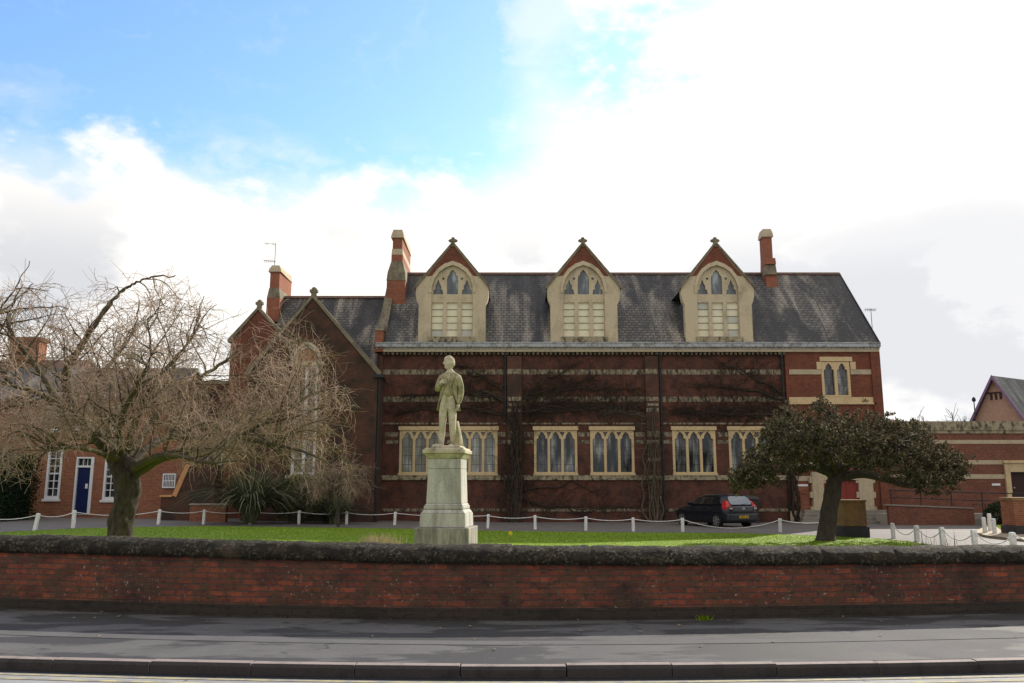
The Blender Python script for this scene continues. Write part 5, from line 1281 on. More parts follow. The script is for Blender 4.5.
limbs = [ # points (u, v, dy), base radius, end radius
 ([(122,462,0),(105,448,-.5),(84,424,-1.0),(66,408,-1.6),(40,395,-2.0),(10,384,-2.4),(-25,378,-2.8)], .20, .035),
 ([(118,458,0),(112,440,.5),(98,398,1.0),(101,376,1.2),(120,352,1.5),(134,330,1.8),(140,300,2.0)], .17, .02),
 ([(120,460,0),(98,432,-.2),(72,405,.0),(66,372,.2),(78,350,.3),(100,318,.4),(117,295,.5),(132,285,.5),(152,277,.6),(176,276,.8)], .19, .02),
 ([(136,472,0),(160,458,-.4),(186,452,-.8),(214,447,-1.0),(240,437,-1.2),(262,424,-1.4),(290,418,-1.6),(322,408,-1.9)], .21, .02),
 ([(132,465,.1),(152,444,.8),(176,436,1.6),(206,436,2.3),(240,420,2.8),(276,400,3.2),(305,385,3.6)], .17, .02),
 ([(126,455,.1),(136,420,-.6),(150,390,-1.0),(172,362,-1.4),(190,340,-1.6),(200,312,-1.8)], .15, .018),
 ([(122,455,-.1),(120,425,-1.2),(132,395,-2.0),(150,360,-2.6),(148,322,-2.9)], .13, .018),
 ([(130,458,.2),(150,425,1.4),(180,392,2.2),(218,366,2.8),(246,345,3.2),(262,330,3.5)], .14, .016),
 ([(134,468,-.2),(158,456,-1.6),(180,456,-2.6),(205,462,-3.3),(232,462,-3.8)], .14, .018),
 ([(114,456,.2),(92,440,1.4),(62,428,2.4),(34,420,3.0),(0,402,3.5)], .15, .018),
 ([(112,458,-.2),(92,450,-1.4),(66,448,-2.4),(42,452,-3.0)], .12, .018),
 ([(60,405,-1.5),(40,372,-1.4),(22,348,-1.3),(8,326,-1.3),(12,306,-1.3),(33,283,-1.3)], .11, .014),
 ([(220,446,-1.0),(250,420,-.6),(275,385,-.2),(292,352,0.2),(300,335,.4)], .10, .012),
 ([(262,424,-1.4),(296,402,-1.0),(326,392,-.6),(346,402,-.3)], .09, .010),
 ([(214,447,-1.0),(258,440,-.2),(300,438,.4),(332,446,.8),(348,460,1.0)], .10, .010),
 ([(276,400,3.2),(300,372,3.0),(322,358,2.8),(340,366,2.6)], .08, .010),
 ([(240,437,-1.2),(280,446,-1.8),(316,456,-2.2),(338,470,-2.4)], .09, .010),
 ([(10,384,-2.3),(-8,350,-2.0),(-4,318,-1.8),(14,290,-1.6),(30,262,-1.4)], .08, .010),
]
lt_ = Tubes(); tw = Tubes(); paths = []
for k, (pts, r0, r1) in enumerate(limbs):
    pth = spline([cp(*p) for p in pts], 7); pth += rng.normal(0, .018, pth.shape)*np.linspace(0, 1, len(pth))[:, None]
    m = len(pth); rr = np.linspace(r0**.7, r1**.7, m)**(1/.7); rr *= 1 + .10*rng.normal(0, 1, m)
    t_ = Tubes(); t_.add(pth, np.maximum(rr*.72, .008), None, 8); t_.build('limb', M['limb'], cherry); paths.append((pth, r0, r1, 0))
center = np.array([P(165, 440, YCH).x, YCH, P(165, 470, YCH).z])
XMAX = P(352, 420, YCH).x
def inside(p):
    # umbrella-shaped envelope of the crown seen in the photo, with a depth of about nine metres
    dx = p[0]-center[0]; r = math.hypot(dx/(4.9 if dx > 0 else 5.6), (p[1]-center[1])/4.6); top = center[2] + 4.6*math.sqrt(max(0, 1-r*r*.62)) + .2
    return r < 1.02 and p[2] < top
def project(p):
    d = Vector(p) - Vector((0, 0, EYE)); c, s = math.cos(PITCH), math.sin(PITCH)
    zc = d.y*c + d.z*s; yc = -d.y*s + d.z*c; return 512 + F*d.x/zc, 341.5 - F*yc/zc
LOW = ([-200, -60, 0, 40, 70, 100, 150, 180, 215, 260, 320, 362, 400], [520, 500, 488, 474, 452, 446, 452, 466, 472, 474, 490, 478, 470])
TOP = ([-200, -60, 0, 40, 60, 110, 150, 190, 230, 260, 300, 330, 362], [250, 235, 240, 252, 274, 262, 262, 282, 310, 328, 322, 350, 400])
def ok(pth):
    u, v = project(pth[-1]); j = random.gauss(0, 9)
    return inside(pth[-1]) and u + j < 360 and np.interp(u, *TOP) + j < v < np.interp(u, *LOW) + j*.7
n2 = n3 = n4 = 0
second = []
for pth, r0, r1, lv in paths:
    L = np.sum(np.linalg.norm(np.diff(pth, axis=0), axis=1))
    for q in range(int(L*5.6)):
        t = rng.uniform(.16, 1.0); p, d = at_path(pth, t)
        out = unit(np.array([p[0]-center[0], p[1]-center[1], 0])); side = unit(np.cross(d, rng.normal(0, 1, 3)))
        dd = d*.55 + side*.8 + out*.25 + np.array([0, 0, rng.uniform(-.1, .75)])
        ln = rng.uniform(.7, 2.1)*(1.15-.45*t); g = grow_path(p, dd, ln, 7, .17, (0, 0, -1), rng.uniform(-.05, .22))
        if not ok(g): continue
        lt_.add(g, max(.012, .030*(1-t*.45)), .008, 4); second.append((g, ln)); n2 += 1
third = []
for g, ln in second:
    for q in range(int(ln*9)):
        t = rng.uniform(.15, 1); p, d = at_path(g, t); side = unit(np.cross(d, rng.normal(0, 1, 3)))
        out = unit(np.array([p[0]-center[0], p[1]-center[1], 0]))
        dd = d*.5 + side*.9 + out*.3 + np.array([0, 0, rng.uniform(-.35, .5)]); l3 = rng.uniform(.35, 1.05)
        h = grow_path(p, dd, l3, 5, .2, (0, 0, -1), rng.uniform(-.08, .38))
        if not ok(h): continue
        tw.add(h, .0074, .0044, 3); third.append((h, l3)); n3 += 1
for h, l3 in third:
    for q in range(int(rng.uniform(2.5, 5.2))):
        t = rng.uniform(.2, 1); p, d = at_path(h, t); side = unit(np.cross(d, rng.normal(0, 1, 3)))
        dd = d*.6 + side*.9 + np.array([0, 0, rng.uniform(-.4, .4)]); l4 = rng.uniform(.15, .6)
        w = grow_path(p, dd, l4, 3, .2, (0, 0, -1), rng.uniform(-.1, .3)); tw.add(w, .0052, .0038, 3); n4 += 1
lt_.build('boughs', M['limb'], cherry); tw.build('twigs', M['twig'], cherry)
print('cherry', n2, n3, n4)

# ------------------------------------------------------------------ leaf clouds
def leaves(name, mat, C_, size, parent, aspect=.42, dirs=None, fold=False):
    n = len(C_); C_ = np.asarray(C_) - (np.array(ORG[parent.name]) if parent is not None else 0)
    D = rng.normal(0, 1, (n, 3)) if dirs is None else np.asarray(dirs) + rng.normal(0, .35, (n, 3))
    D /= np.linalg.norm(D, axis=1, keepdims=True); S_ = np.cross(D, rng.normal(0, 1, (n, 3))); S_ /= np.linalg.norm(S_, axis=1, keepdims=True)
    sz = (size*rng.uniform(.6, 1.35, n))[:, None]; V = np.empty((n, 4, 3))
    V[:, 0] = C_ - D*sz*.5; V[:, 1] = C_ + S_*sz*aspect*.5 + D*sz*.05; V[:, 2] = C_ + D*sz*.5; V[:, 3] = C_ - S_*sz*aspect*.5 + D*sz*.05
    me = bpy.data.meshes.new(name); me.vertices.add(4*n); me.vertices.foreach_set('co', V.ravel()); me.loops.add(4*n); me.loops.foreach_set('vertex_index', np.arange(4*n, dtype=np.int32))
    me.polygons.add(n); me.polygons.foreach_set('loop_start', np.arange(n, dtype=np.int32)*4); me.polygons.foreach_set('loop_total', np.full(n, 4, dtype=np.int32)); me.update(calc_edges=True)
    mats = mat if isinstance(mat, list) else [mat]
    for q in mats: me.materials.append(q)
    o = bpy.data.objects.new(name, me); link(o, parent)
    if parent is not None: ORG[o.name] = ORG[parent.name]
    return o

# ------------------------------------------------------------------ the dark tufted tree on the right
tp = PGd(826, 541.5); YR_ = tp.y
rt = thing('tufted_tree', 'low spreading tree with dense dark tufted leaves beside the squat brown pier', 'tree', tp)
def rp_(u, v, dy=0): return np.array(P(u, v, YR_+dy))
tk = spline([(tp.x, tp.y, tp.z-.1), rp_(826.5, 538), rp_(828, 520), rp_(831, 500), rp_(834, 485), rp_(837, 472)], 7)
tb = Tubes(); tb.add(tk, np.interp(np.linspace(0, 1, len(tk)), [0, .1, .3, .7, 1], [.42, .35, .29, .25, .22]), None, 18); vv = tb.V[0]
for i in range(len(vv)):
    q = vv[i]; vv[i] = q + unit(q - tk[i//18])*((mn.noise(Vector((q[0]*4, q[1]*4, q[2]*1.5)))*.06 + mn.noise(Vector((q[0]*13, q[1]*13, q[2]*4)))*.02))
tb.build('trunk', M['bark_dark'], rt)
rl = [([(835,478,0),(818,462,-.2),(800,452,-.3),(778,446,-.4),(760,452,-.4)], .17, .03), ([(837,478,0),(862,474,-.2),(888,480,-.4),(912,486,-.5),(935,482,-.5),(950,472,-.5)], .17, .03),
      ([(836,474,0),(840,450,.3),(836,428,.4),(830,412,.5)], .15, .03), ([(838,474,0),(860,455,.8),(885,442,1.2),(910,440,1.5),(930,448,1.6)], .13, .03),
      ([(834,474,0),(815,450,1.0),(795,432,1.6),(778,428,2.0)], .12, .025), ([(836,474,0),(830,455,-1.1),(812,440,-1.9),(800,434,-2.3)], .12, .025), ([(838,474,0),(860,452,-1.2),(880,445,-2.0),(896,442,-2.4)], .12, .025),
      ([(834,476,0),(808,468,.8),(780,470,1.2),(758,476,1.4)], .10, .02)]
rpaths = []
for pts, r0, r1 in rl:
    pth = spline([rp_(*p) for p in pts], 6); t_ = Tubes(); t_.add(pth, r0, r1, 8); t_.build('limb', M['bark_dark'], rt); rpaths.append(pth)
topv = [(734,486),(742,462),(752,450),(760,436),(768,424),(780,409),(790,405),(800,404),(811,402),(822,404),(832,407),(840,413),(846,417),(852,413),(860,411),(870,413),(878,416),(885,415),(893,417),(902,419),(910,421),(918,428),(928,437),(940,444),(950,452),(958,462),(962,470)]
botv = [(734,488),(745,486),(756,487),(768,483),(778,478),(790,474),(800,472),(815,468),(830,464),(850,468),(865,473),(880,478),(892,482),(905,488),(920,492),(935,490),(948,487),(956,480),(962,472)]
TU, TV = zip(*topv); BU, BV = zip(*botv)
cl = []
while len(cl) < 900:
    u = random.uniform(736, 961); a, b = np.interp(u, TU, TV), np.interp(u, BU, BV)
    half = 3.3*math.sqrt(max(.05, 1-((u-848)/118)**2)); dy = random.uniform(-half, half)
    f = 1-(dy/half)**2*.75; mid = a+(b-a)*.62; aa, bb = mid-(mid-a)*f, mid+(b-mid)*(.5+.5*f)
    w = random.random(); v = aa+(bb-aa)*(w**1.25)
    if 858 < u < 872 and 440 < v < 475 and random.random() < .35: continue
    if v > 470 and 802 < u < 862: continue
    q = mn.noise(Vector((u*.045, v*.075, dy*.6)))
    if q < -.23: continue
    cl.append(rp_(u, v, dy))
C1 = []; D1 = []; C2 = []; D2 = []; tb = Tubes()
for c in cl:
    r = random.uniform(.16, .34)
    pth = rpaths[min(range(len(rpaths)), key=lambda k: np.min(np.linalg.norm(rpaths[k]-c, axis=1)))]; s0 = pth[np.argmin(np.linalg.norm(pth-c, axis=1))]
    if random.random() < .55: tb.add(spline([s0, (s0+c)/2 + rng.normal(0, .1, 3), c], 4), .026, .009, 4)
    for t in range(3):
        cc = c + rng.normal(0, r*.55, 3); up = unit(rng.normal(0, 1, 3) + np.array([0, 0, .7]))
        for k in range(28):
            d = unit(up + rng.normal(0, .75, 3)); p = cc + d*random.uniform(.04, .15)
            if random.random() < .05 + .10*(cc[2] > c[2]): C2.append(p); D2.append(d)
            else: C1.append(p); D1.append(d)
tb.build('branches', M['bark_dark'], rt)
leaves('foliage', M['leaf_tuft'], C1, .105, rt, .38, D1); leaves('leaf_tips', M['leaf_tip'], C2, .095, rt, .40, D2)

# ------------------------------------------------------------------ hedge, flax, shrubs, sapling, bush
hp = PGd(8, 522)
hg = thing('hedge', 'tall dense dark green hedge at the left edge of the photo', 'hedge', (hp.x, 40, .0))
x0, x1 = PX(-60, 40, 490), PX(37, 40, 490)-1.05; hz = PZ(455, 40)
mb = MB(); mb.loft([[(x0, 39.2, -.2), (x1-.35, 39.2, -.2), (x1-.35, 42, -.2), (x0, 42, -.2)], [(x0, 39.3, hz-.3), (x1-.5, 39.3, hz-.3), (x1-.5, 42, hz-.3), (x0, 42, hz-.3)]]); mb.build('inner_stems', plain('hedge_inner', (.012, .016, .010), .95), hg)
C1 = []; D1 = []
for _ in range(26000):
    f = random.random()
    if f < .72: p = (random.uniform(x0, x1), 39.0 + random.gauss(0, .13), random.uniform(-.1, hz)); d = (0, -1, .3)
    elif f < .9: p = (x1 + random.gauss(-.1, .13), random.uniform(39, 42), random.uniform(-.1, hz)); d = (1, -.2, .3)
    else: p = (random.uniform(x0, x1), random.uniform(39, 42), hz + random.gauss(-.05, .13)); d = (0, -.3, 1)
    q = mn.noise(Vector((p[0]*1.3, p[1]*1.3, p[2]*1.3))); p = (p[0], p[1]-q*.22, p[2]+q*.1)
    C1.append(p); D1.append(d)
leaves('foliage', M['leaf_hedge'], C1, .12, hg, .5, D1)
def flax(u, vb_, Y, n, L, lab, spread=1.0):
    p = P(u, vb_, Y); z = G(p.x); t = thing('flax_plant', lab, 'plant', (p.x, Y, z)); V = []; Fc = []
    for k in range(n):
        a = random.uniform(0, 2*math.pi); ln = L*random.uniform(.6, 1.15); lean = random.uniform(.35, 1.5)*spread; w = random.uniform(.025, .045)
        d = np.array([math.cos(a), math.sin(a), 0]); s_ = np.array([-math.sin(a), math.cos(a), 0]); b0 = d*random.uniform(0, .25)
        m = 6; pts = [b0 + d*ln*lean*(q/m)**1.4*.75 + np.array([0, 0, ln*((q/m) - .55*lean*(q/m)**2.6)]) for q in range(m+1)]
        o = len(V)
        for q, pt in enumerate(pts):
            ww = w*(1-(q/m)**2.2)+.003; V += [tuple(pt-s_*ww), tuple(pt+s_*ww)]
        Fc += [(o+2*q, o+2*q+1, o+2*q+3, o+2*q+2) for q in range(m)]
    me = bpy.data.meshes.new('blades'); me.from_pydata(V, [], Fc); me.materials.append(M['leaf_flax']); o = bpy.data.objects.new('blades', me); link(o, t); return t
flax(250, 518, 38.4, 620, 3.5, 'large spiky flax clump with arching strap leaves by the wing wall', 1.0)
flax(335, 520, 39.4, 260, 1.9, 'smaller dark spiky flax clump behind the sapling', .9)
def shrub(u0, u1, vt, Y, n, mat, lab, size, name='shrub', depth=1.0, cat='shrub'):
    a, b = PX(u0, Y, 495), PX(u1, Y, 495); z0 = G((a+b)/2); zt = PZ(vt, Y); t = thing(name, lab, cat, ((a+b)/2, Y, z0)); Cc = []; Dd = []
    cx, cz = (a+b)/2, z0 + (zt-z0)*.5; rx, rz = (b-a)/2, (zt-z0)*.5; tb = Tubes()
    for _ in range(n):
        d = unit(rng.normal(0, 1, 3)); r = random.uniform(.72, 1.0)
        q = 1 + .28*mn.noise(Vector((d[0]*2.3+u0, d[1]*2.3, d[2]*2.3)))
        p = np.array([cx + d[0]*rx*r*q, Y + d[1]*depth*r*q, cz + d[2]*rz*r*q])
        if p[2] < z0: continue
        Cc.append(p); Dd.append(d)
    for k in range(24):
        d = unit(rng.normal(0, 1, 3)); tb.add(spline([(cx+random.gauss(0,.08), Y+random.gauss(0,.08), z0-.05), (cx+d[0]*rx*.3, Y+d[1]*.3, cz-rz*.2), (cx+d[0]*rx*.8, Y+d[1]*depth*.8, cz+abs(d[2])*rz*.7)], 4), .02, .007, 4)
    tb.build('stems', M['bark_dark'], t); leaves('foliage', mat, Cc, size, t, .4, Dd); return t
shrub(272, 325, 474, 39.8, 6500, M['leaf_shrub'], 'rounded grey-green shrub between the flax and the sapling', .13)
shrub(300, 352, 468, 40.4, 3800, M['leaf_shrub'], 'thin olive shrub against the wing wall behind the sapling', .10)
shrub(985, 1016, 502, 39.2, 6000, M['leaf_dark'], 'rounded dark evergreen bush beside the end of the ramp rails', .10, 'bush', .9, 'bush')
mb = MB(); q = P(1000, 516, 39.2); mb.lathe((q.x, 39.3, -.2), [(.3, 0), (.6, .4), (.55, .8), (.1, 1.1)], 10)
# slim weeping sapling
sp_ = PGd(338.5, 527); sg = thing('sapling', 'slim young tree with drooping pale twigs and thin dark stem in front of the wing', 'tree', sp_)
tb = Tubes(); Ysp = sp_.y
tk = spline([(sp_.x, sp_.y, sp_.z-.05), P(338, 515, Ysp), P(338.5, 500, Ysp), P(336, 485, Ysp)], 5); tb.add(tk, .075, .05, 8); tb.build('trunk', M['bark_dark'], sg)
tb = Tubes(); tq = Tubes(); st_ = np.array(P(336.5, 488, Ysp))
for k in range(26):
    a = random.uniform(0, 2*math.pi); ln = random.uniform(.8, 1.9); g = grow_path(st_ + np.array([0, 0, random.uniform(-.3, .3)]), (math.cos(a), math.sin(a)*.8, random.uniform(.4, 1.3)), ln, 8, .14, (0, 0, -1), .30)
    tb.add(g, .024, .008, 5)
    for q in range(22):
        p, d = at_path(g, random.uniform(.2, 1)); h = grow_path(p, d*.6 + rng.normal(0, .5, 3), random.uniform(.25, .8), 5, .2, (0, 0, -1), .28); tq.add(h, .009, .005, 3)
        for w in range(3):
            p2, d2 = at_path(h, random.uniform(.2, 1)); tq.add(grow_path(p2, d2 + rng.normal(0, .6, 3), random.uniform(.15, .45), 3, .15, (0, 0, -1), .4), .006, .004, 3)
tb.build('branches', M['limb'], sg); tq.build('twigs', M['twig'], sg)

# bare trees far beyond the extension
def far_tree(u, vt, vb_, Y, lab):
    b = P(u, vb_, Y); h = PZ(vt, Y); t = thing('bare_tree', lab, 'tree', (b.x, Y, -.3), group=None); tb = Tubes()
    tk = np.array([(b.x, Y, -.3), (b.x+.1, Y, h*.4), (b.x, Y, h*.62)]); tr = Tubes(); tr.add(tk, .3, .16, 6); tr.build('trunk', M['bark_dark'], t)
    for k in range(34):
        p, d = at_path(tk, random.uniform(.5, 1)); g = grow_path(p, rng.normal(0, .7, 3) + np.array([0, 0, .9]), random.uniform(.2, .42)*h, 6, .12, (0, 0, 1), .1); tb.add(g, .08, .03, 4)
        for q in range(9):
            p2, d2 = at_path(g, random.uniform(.2, 1)); tb.add(grow_path(p2, d2 + rng.normal(0, .6, 3), random.uniform(.6, 1.8), 4, .12, (0, 0, 1), .1), .03, .018, 3)
    tb.build('crown', M['bark_dark'], t)
far_tree(920, 414, 440, 92, 'faint bare tree far off, just right of the hall corner above the extension roof'); far_tree(961, 409, 440, 96, 'faint bare tree far off, left of the far house gable')

# ------------------------------------------------------------------ climbers on the hall front
def climber(name, lab, u, v_top, nstem, spread, side_runs, mat):
    x = X(u); t = thing(name, lab, 'climber', (x, YF-.1, -.25)); tb = Tubes(); tw_ = Tubes()
    def wallpath(p, d, L, segs, wob, drift):
        out = [np.array(p, float)]; a = math.atan2(d[1], d[0])
        for k in range(segs):
            a += random.gauss(drift, wob); q = out[-1] + np.array([math.cos(a), 0, math.sin(a)])*L/segs; q[1] = p[1] + random.uniform(-.05, .03); out.append(q)
        return np.array(out)
    zt = Z(v_top)
    for k in range(nstem):
        xx = x + random.gauss(0, spread); g = [(xx*.4+x*.6+random.gauss(0,.1), YF-.14, -.3)]
        m = 9
        for q in range(1, m+1): g.append((xx + random.gauss(0, .10), YF-.09+random.uniform(-.08, .03), -.3 + (zt+.3)*random.uniform(.97, 1.0)*q/m))
        g = spline(g[:random.randint(6, m)+1], 4); tb.add(g, random.uniform(.025, .07), .015, 5)
        for q in range(10):
            p, d = at_path(g, random.uniform(.15, 1)); tw_.add(wallpath(p, (random.choice((-1, 1)), random.uniform(-.2, .7)), random.uniform(.4, 1.3), 6, .35, 0), .014, .006, 3)
    for (ua, va, ub, vb_, sag, n, dens) in side_runs:
        for k in range(n):
            a = np.array([X(ua), YP-.05, Z(va)]); b = np.array([X(ub), YP-.05, Z(vb_)]); pts = []
            for q in np.linspace(0, 1, 9): pts.append(a + (b-a)*q + np.array([0, random.uniform(-.03, .02), math.sin(q*math.pi)*sag + random.gauss(0, .09)]))
            pts[0][2] = a[2]; g = spline(pts, 4); tb.add(g, .05*random.uniform(.5, 1), .012, 5)
            for q in range(dens):
                p, d = at_path(g, random.uniform(.05, 1)); tw_.add(wallpath(p, (random.choice((-1, 1))*.8, random.uniform(-.9, 1.3)), random.uniform(.3, 2.0), 8, .4, 0), .010, .004, 3)
    tb.build('stems', mat, t); tw_.build('twigs', mat, t); return t
climber('wall_climber', 'thick bundle of bare climber stems on the buttress between the second and third hall windows', 514, 400, 24, .33,
        [(518, 500, 640, 508, -.25, 2, 60), (520, 492, 600, 492, .35, 1, 40), (512, 415, 398, 412, .25, 3, 80), (515, 412, 640, 408, .1, 4, 100), (514, 418, 580, 398, .2, 2, 50), (522, 400, 575, 366, .2, 2, 40), (522, 398, 600, 380, .1, 2, 50), (520, 400, 640, 390, .3, 2, 60), (508, 404, 420, 380, .3, 2, 50), (508, 400, 400, 396, .2, 2, 50), (508, 395, 450, 362, .2, 2, 40)], M['vine'])
climber('wall_climber', 'old climber stems on the buttress left of the middle hall downpipe', 654, 402, 9, .22, [(656, 418, 600, 412, .1, 2, 70)], M['vine_pale'])
climber('wall_climber', 'dark mat of bare climber twigs over the windows of the right-hand hall panel', 790, 405, 5, .12, [(784, 416, 672, 412, .05, 4, 90), (786, 408, 700, 417, .1, 2, 50), (786, 400, 690, 385, .3, 2, 50), (786, 395, 720, 362, .2, 2, 40)], M['vine'])

# ------------------------------------------------------------------ dark store beside the car
YB_ = 42.6
sb = thing('storage_box', 'dark timber storage box with sloping lid against the hall wall right of the car', 'storage box', (PX(746, YB_, 510), YB_, -.25))
x0, x1 = PX(735, YB_, 510), PX(759, YB_, 510)
mb = MB(); mb.prism_x([(YB_, -.25), (YB_, PZ(499.5, YB_)), (YB_+.9, PZ(497, YB_)), (YB_+.9, -.25)], x0, x1); mb.build('box', M['timber'], sb, bevel=.01)
mb = MB(); mb.prism_x([(YB_-.06, PZ(499.5, YB_)+.003), (YB_-.06, PZ(498.6, YB_)), (YB_+.92, PZ(495.6, YB_)), (YB_+.92, PZ(497, YB_)+.003)], x0-.06, x1+.06); mb.build('lid', M['felt'], sb)

# ------------------------------------------------------------------ the black hatchback
CYAW = R(24)
cpos = PGd(716, 526.5)
car = thing('parked_car', 'black hatchback parked facing the hall wall, seen from behind with red tail lamps', 'car', (PX(714, 39.6, 515), 39.6, G(7)), CYAW)
def sect(y, zb, zbelt, w, wt, zt, zbot_in=.9):
    """closed body section: sill, flank, shoulder, top"""
    h = [(w*.86, zb), (w*.97, zb+.10), (w, zb+.28), (w*.995, (zb+zbelt)/2+.06), (w*.975, zbelt-.06), (wt, zbelt), (wt*.6, zt-.012), (0, zt)]
    ring = [(a, y, b) for a, b in h] + [(-a, y, b) for a, b in reversed(h[:-1])]
    return ring
mb = MB()
mb.loft([sect(-2.10, .36, .93, .70, .58, .93), sect(-2.04, .26, .97, .80, .66, .97), sect(-1.90, .22, 1.00, .86, .70, 1.0), sect(-1.55, .20, 1.0, .885, .74, 1.0), sect(-.8, .18, .98, .89, .76, .99), sect(0, .18, .96, .89, .78, .97), sect(.75, .19, .94, .885, .78, .97), sect(1.15, .20, .92, .88, .74, .97), sect(1.6, .22, .84, .86, .68, .88), sect(1.9, .24, .76, .80, .60, .80), sect(2.08, .30, .66, .66, .50, .68)])
body_ = mb.build('body', M['carpaint'], car, smooth=True, local=True, uv=False)
for p in body_.data.polygons: p.use_smooth = True
def cab(y, z, w): return None
mb = MB()
def cs(y0, z0, w0): h = [(w0, z0)]; return h
# greenhouse as stacked plan outlines
def plan(z, yr, yf, w, wr=.88, wf=.85):
    pts = [(w*wr*.7, yr), (w*wr, yr+.10), (w, yr+.55), (w, (yr+yf)/2), (w*.99, yf-.5), (w*wf, yf-.10), (w*wf*.65, yf)]
    return [(a, b, z) for a, b in pts] + [(-a, b, z) for a, b in reversed(pts)]
mb.loft([plan(.95, -1.98, 1.12, .78), plan(1.12, -1.90, .86, .735), plan(1.30, -1.76, .52, .68), plan(1.41, -1.64, .22, .62), plan(1.465, -1.42, -.02, .52), plan(1.485, -1.1, -.25, .36)])
mb.build('roof', M['carpaint'], car, smooth=True, local=True, uv=False)
def quad(pts, name, mat, off, parent=car, th=.012):
    mb = MB(); n = len(pts); c = [Vector(p) for p in pts]; nr = (c[1]-c[0]).cross(c[2]-c[0]).normalized()
    if nr.dot(Vector(off)) < 0: nr = -nr
    mb.add([p + nr*th for p in c] + [p - nr*th for p in c], [tuple(range(n)), tuple(range(2*n-1, n-1, -1))] + [(i, (i+1) % n, (i+1) % n+n, i+n) for i in range(n)]); return mb.build(name, mat, parent, local=True, uv=False)
quad([(-.55, -1.975, 1.02), (.55, -1.975, 1.02), (.60, -1.90, 1.12), (.55, -1.755, 1.30), (.44, -1.675, 1.385), (-.44, -1.675, 1.385), (-.55, -1.755, 1.30), (-.60, -1.90, 1.12)], 'rear_window', M['rear_glass'], (0, -1, .3), th=.02)
mb = MB(); mb.tube([(.0, -2.0, 1.03), (.34, -1.95, 1.07)], .012, 5); mb.build('wiper', M['black_trim'], car, local=True, uv=False)
for sx in (-1, 1):
    for ya, yb2, nm in ((-1.42, -.72, 'side_window'), (-.66, .55, 'side_window')):
        q = lambda y, z, w: (sx*w, y, z)
        quad([q(ya, 1.02, .768), q(yb2+.22*(yb2 > 0), 1.02, .768), q(yb2-.26*(yb2 > 0), 1.33, .672), q(ya+.06, 1.35, .66)], nm, M['car_glass'], (sx, 0, .3), th=.016)
    # tail lamps wrap up the corner
    mb = MB(); pr_ = []
    mb.loft([[(sx*.50, -2.02, .80), (sx*.56, -2.11, .80), (sx*.82, -2.01, .80), (sx*.87, -1.80, .80)], [(sx*.55, -2.00, .92), (sx*.60, -2.085, .92), (sx*.845, -1.985, .92), (sx*.88, -1.72, .92)], [(sx*.62, -1.96, 1.04), (sx*.66, -2.0, 1.04), (sx*.80, -1.93, 1.04), (sx*.80, -1.66, 1.06)], [(sx*.62, -1.82, 1.20), (sx*.66, -1.86, 1.20), (sx*.72, -1.82, 1.20), (sx*.715, -1.62, 1.22)]])
    tl_ = mb.build('tail_light', M['tail_red'], car, smooth=False, local=True, uv=False, bevel=.01)
    mb = MB(); mb.box(sx*.60, -2.13, .835, sx*.74, -2.085, .895); mb.build('reverse_lens', M['tail_clear'], tl_, local=True, uv=False)
    for y in (-1.30, 1.32):
        mb = MB(); c = Vector((sx*.80, y, .30)); rr = []
        for w, r in ((-.10, .27), (-.085, .305), (0, .315), (.085, .305), (.095, .27), (.085, .215)):
            rr.append([(c.x + sx*w, c.y + r*math.cos(a), c.z + r*math.sin(a)) for a in np.linspace(0, 2*math.pi, 25)[:-1]])
        mb.loft(rr); whl = mb.build('wheel', M['rubber'], car, smooth=True, local=True, uv=False)
        mb = MB(); mb.lathe((0, 0, 0), [(.2, 0), (.205, .01), (.19, .02)], 20)
        mb2 = MB(); xo = c.x + sx*.092
        for k in range(7):
            a = 2*math.pi*k/7; ca, sa = math.cos(a), math.sin(a); wd = .030
            p = [(xo, c.y+ca*.03-sa*wd, c.z+sa*.03+ca*wd), (xo, c.y+ca*.20-sa*wd, c.z+sa*.20+ca*wd), (xo, c.y+ca*.20+sa*wd, c.z+sa*.20-ca*wd), (xo, c.y+ca*.03+sa*wd, c.z+sa*.03-ca*wd)]
            mb2.add(p + [(xo+sx*.015, b, d) for _, b, d in p], [(0,1,2,3), (7,6,5,4), (0,4,5,1), (1,5,6,2), (2,6,7,3), (3,7,4,0)])
        ring = []
        for w, r in ((.085, .20), (.10, .20), (.10, .222), (.085, .222)): ring.append([(c.x+sx*w, c.y+r*math.cos(a), c.z+r*math.sin(a)) for a in np.linspace(0, 2*math.pi, 25)[:-1]])
        mb2.loft(ring + [ring[0]], cap=False); mb2.build('rim', M['alloy'], whl, local=True, uv=False)
    mb = MB(); mb.loft([[(sx*.80, .62, .98), (sx*.80, .72, .98), (sx*.80, .72, 1.08), (sx*.80, .62, 1.08)], [(sx*1.0, .64, .98), (sx*1.0, .70, .98), (sx*1.0, .70, 1.12), (sx*1.0, .64, 1.12)]]); mb.build('mirror', M['carpaint'], car, local=True, bevel=.02)
    mb = MB(); mb.box(sx*.885, -.5, .84, sx*.915, -.32, .87); mb.box(sx*.885, .42, .82, sx*.915, .58, .85); mb.build('door_handles', M['carpaint'], car, local=True)
mb = MB()
mb.loft([[(a, -2.06 - .13*(1-(a/.86)**2)**.5*.9, z) for a in np.linspace(-.84, .84, 15)] + [(a, -1.9, z) for a in np.linspace(.84, -.84, 15)] for z in (.30, .38, .56, .63)]); mb.build('rear_bumper', plain('bumper_paint', (.022, .025, .032), .35, .05, spec=.4), car, smooth=True, local=True, uv=False)
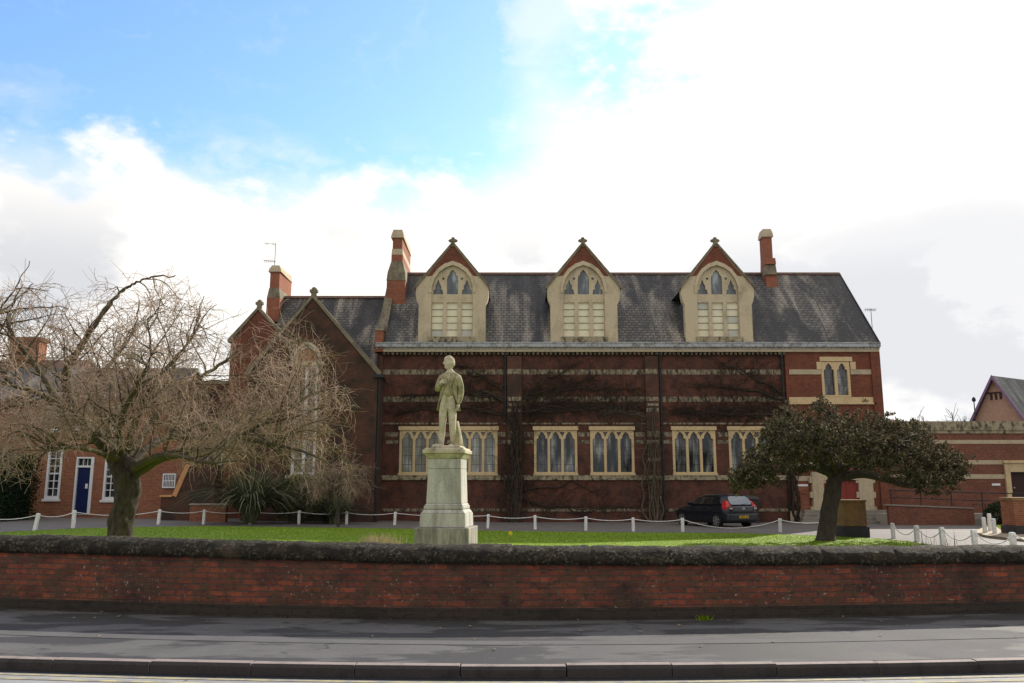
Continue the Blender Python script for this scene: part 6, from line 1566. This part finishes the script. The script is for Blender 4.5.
mb = MB(); mb.loft([[(a, -2.075 - .05*(1-(a/.80)**2)**.5, z) for a in np.linspace(-.6, .6, 9)] + [(a, -1.95, z) for a in np.linspace(.6, -.6, 9)] for z in (.66, .76, .90, .965)]); mb.build('tailgate', plain('tailgate_sheen_paint', (.045, .048, .056), .3, .05, spec=.6), car, smooth=True, local=True, uv=False)  # tailgate colour lighter than the body, a painted grey reflection
mb = MB(); mb.box(-.30, -2.215, .44, .22+.0, -2.17, .545); pl_ = mb.build('number_plate', M['plate_yellow'], car, local=True)
mb = MB()
for k in range(7):
    xx = -.26 + k*.068 + (.03 if k > 3 else 0); mb.box(xx, -2.222, .462, xx+.016, -2.2155, .525); mb.box(xx+.022, -2.222, .462 + .03*(k % 2), xx+.04, -2.2155, .525)
mb.build('plate_characters', M['black_trim'], pl_, local=True)
mb = MB(); rr = []
for r in (.025, .055): rr.append([(r*1.3*math.cos(a), -2.128-.0, .86 + r*math.sin(a)) for a in np.linspace(0, 2*math.pi, 17)[:-1]])
rr2 = [[(a, b-.014, c) for a, b, c in q] for q in rr]; mb.loft([rr[0], rr[1], rr2[1], rr2[0], rr[0]], cap=False); mb.build('badge', M['alloy'], car, local=True)
mb = MB(); mb.box(-.5, -2.14, .645, .5, -2.09, .70); mb.build('plate_recess', M['black_trim'], car, local=True)

# ------------------------------------------------------------------ small things
# dry stalks and seed heads behind the street wall
pts = []
for u, n in ((382, 200), (374, 160), (392, 70)):
    for _ in range(n): uu = u + random.gauss(0, 7); x_ = PX(uu, 11.3, 545); pts.append((x_, 11.2 + random.uniform(-.3, .4), wz(x_)-.12))
blades('dry_grass', M['drygrass'], pts, .16, .006, lean=.7)
pts = []
for _ in range(26): x_ = PX(random.uniform(915, 965), 12.5, 545); pts.append((x_, 12.4 + random.uniform(-.3, .4), wz(x_)-.35))
blades('dead_stalks', M['bark_dark'], pts, .42, .010, lean=.4)
pts = []
for u in range(560, 1024, 3):
    if random.random() < .45: x_ = PX(u, 11, 545); pts.append((x_, wy(x_)+.42, wz(x_)-.12))
for u in range(0, 560, 4):
    if random.random() < .4: x_ = PX(u, 11, 545); pts.append((x_, wy(x_)+.42, wz(x_)-.12))
blades('wall_grass', M['drygrass'], pts, .16, .006, lean=.8)
dpos = PGd(510, 541.5, -.17); df = thing('daffodil', 'single yellow daffodil on the lawn right of the pedestal', 'flower', dpos)
mb = MB(); mb.tube([dpos, (dpos.x+.01, dpos.y, dpos.z+.26)], .008, 5); mb.build('stem', M['leaf_shrub'], df, uv=False)
mb = MB(); c = Vector((dpos.x+.01, dpos.y-.02, dpos.z+.27))
for k in range(6):
    a = k*math.pi/3; d = Vector((math.cos(a), -.15, math.sin(a))); s_ = Vector((-math.sin(a), 0, math.cos(a))); b = c + d*.09; m_ = c + d*.045
    mb.add([c, m_ + s_*.028, b, m_ - s_*.028, c + Vector((0, .004, 0)), m_ + s_*.028 + Vector((0, .004, 0)), b + Vector((0, .004, 0)), m_ - s_*.028 + Vector((0, .004, 0))], [(0,1,2,3), (7,6,5,4), (0,4,5,1), (1,5,6,2), (2,6,7,3), (3,7,4,0)])
mb.tube([c, c + Vector((0, -.05, 0))], [.02, .03], 8); mb.build('petals', M['petal'], df, uv=False)
# fallen leaves and grit on the pavement
mb = MB()
for _ in range(70):
    x = random.uniform(-8, 8); a, b = ky(x), wy(x); y = a + (b-a)*random.uniform(.1, .97)**.6; s_ = random.uniform(.012, .035); t = random.uniform(0, 6.28)
    pts = [(x + s_*math.cos(t+q)*(1 if q % 2 < 1 else .6), y + s_*math.sin(t+q), .132 + random.uniform(0, .012)) for q in (0, 1.3, 3.1, 4.6)]
    mb.add(pts, [(0, 1, 2, 3)])
tag(mb.build('fallen_leaves', M['drygrass'], uv=False), kind='stuff')
pts = []
for u, n in ((716, 60),):
    for _ in range(n):
        x_ = PX(u + random.gauss(0, 5), 9.4, 618); pts.append((x_, wy(x_) - .05 - abs(random.gauss(0, .04)), .12))
blades('pavement_weeds', M['blade'], pts, .06, .008, lean=.9)
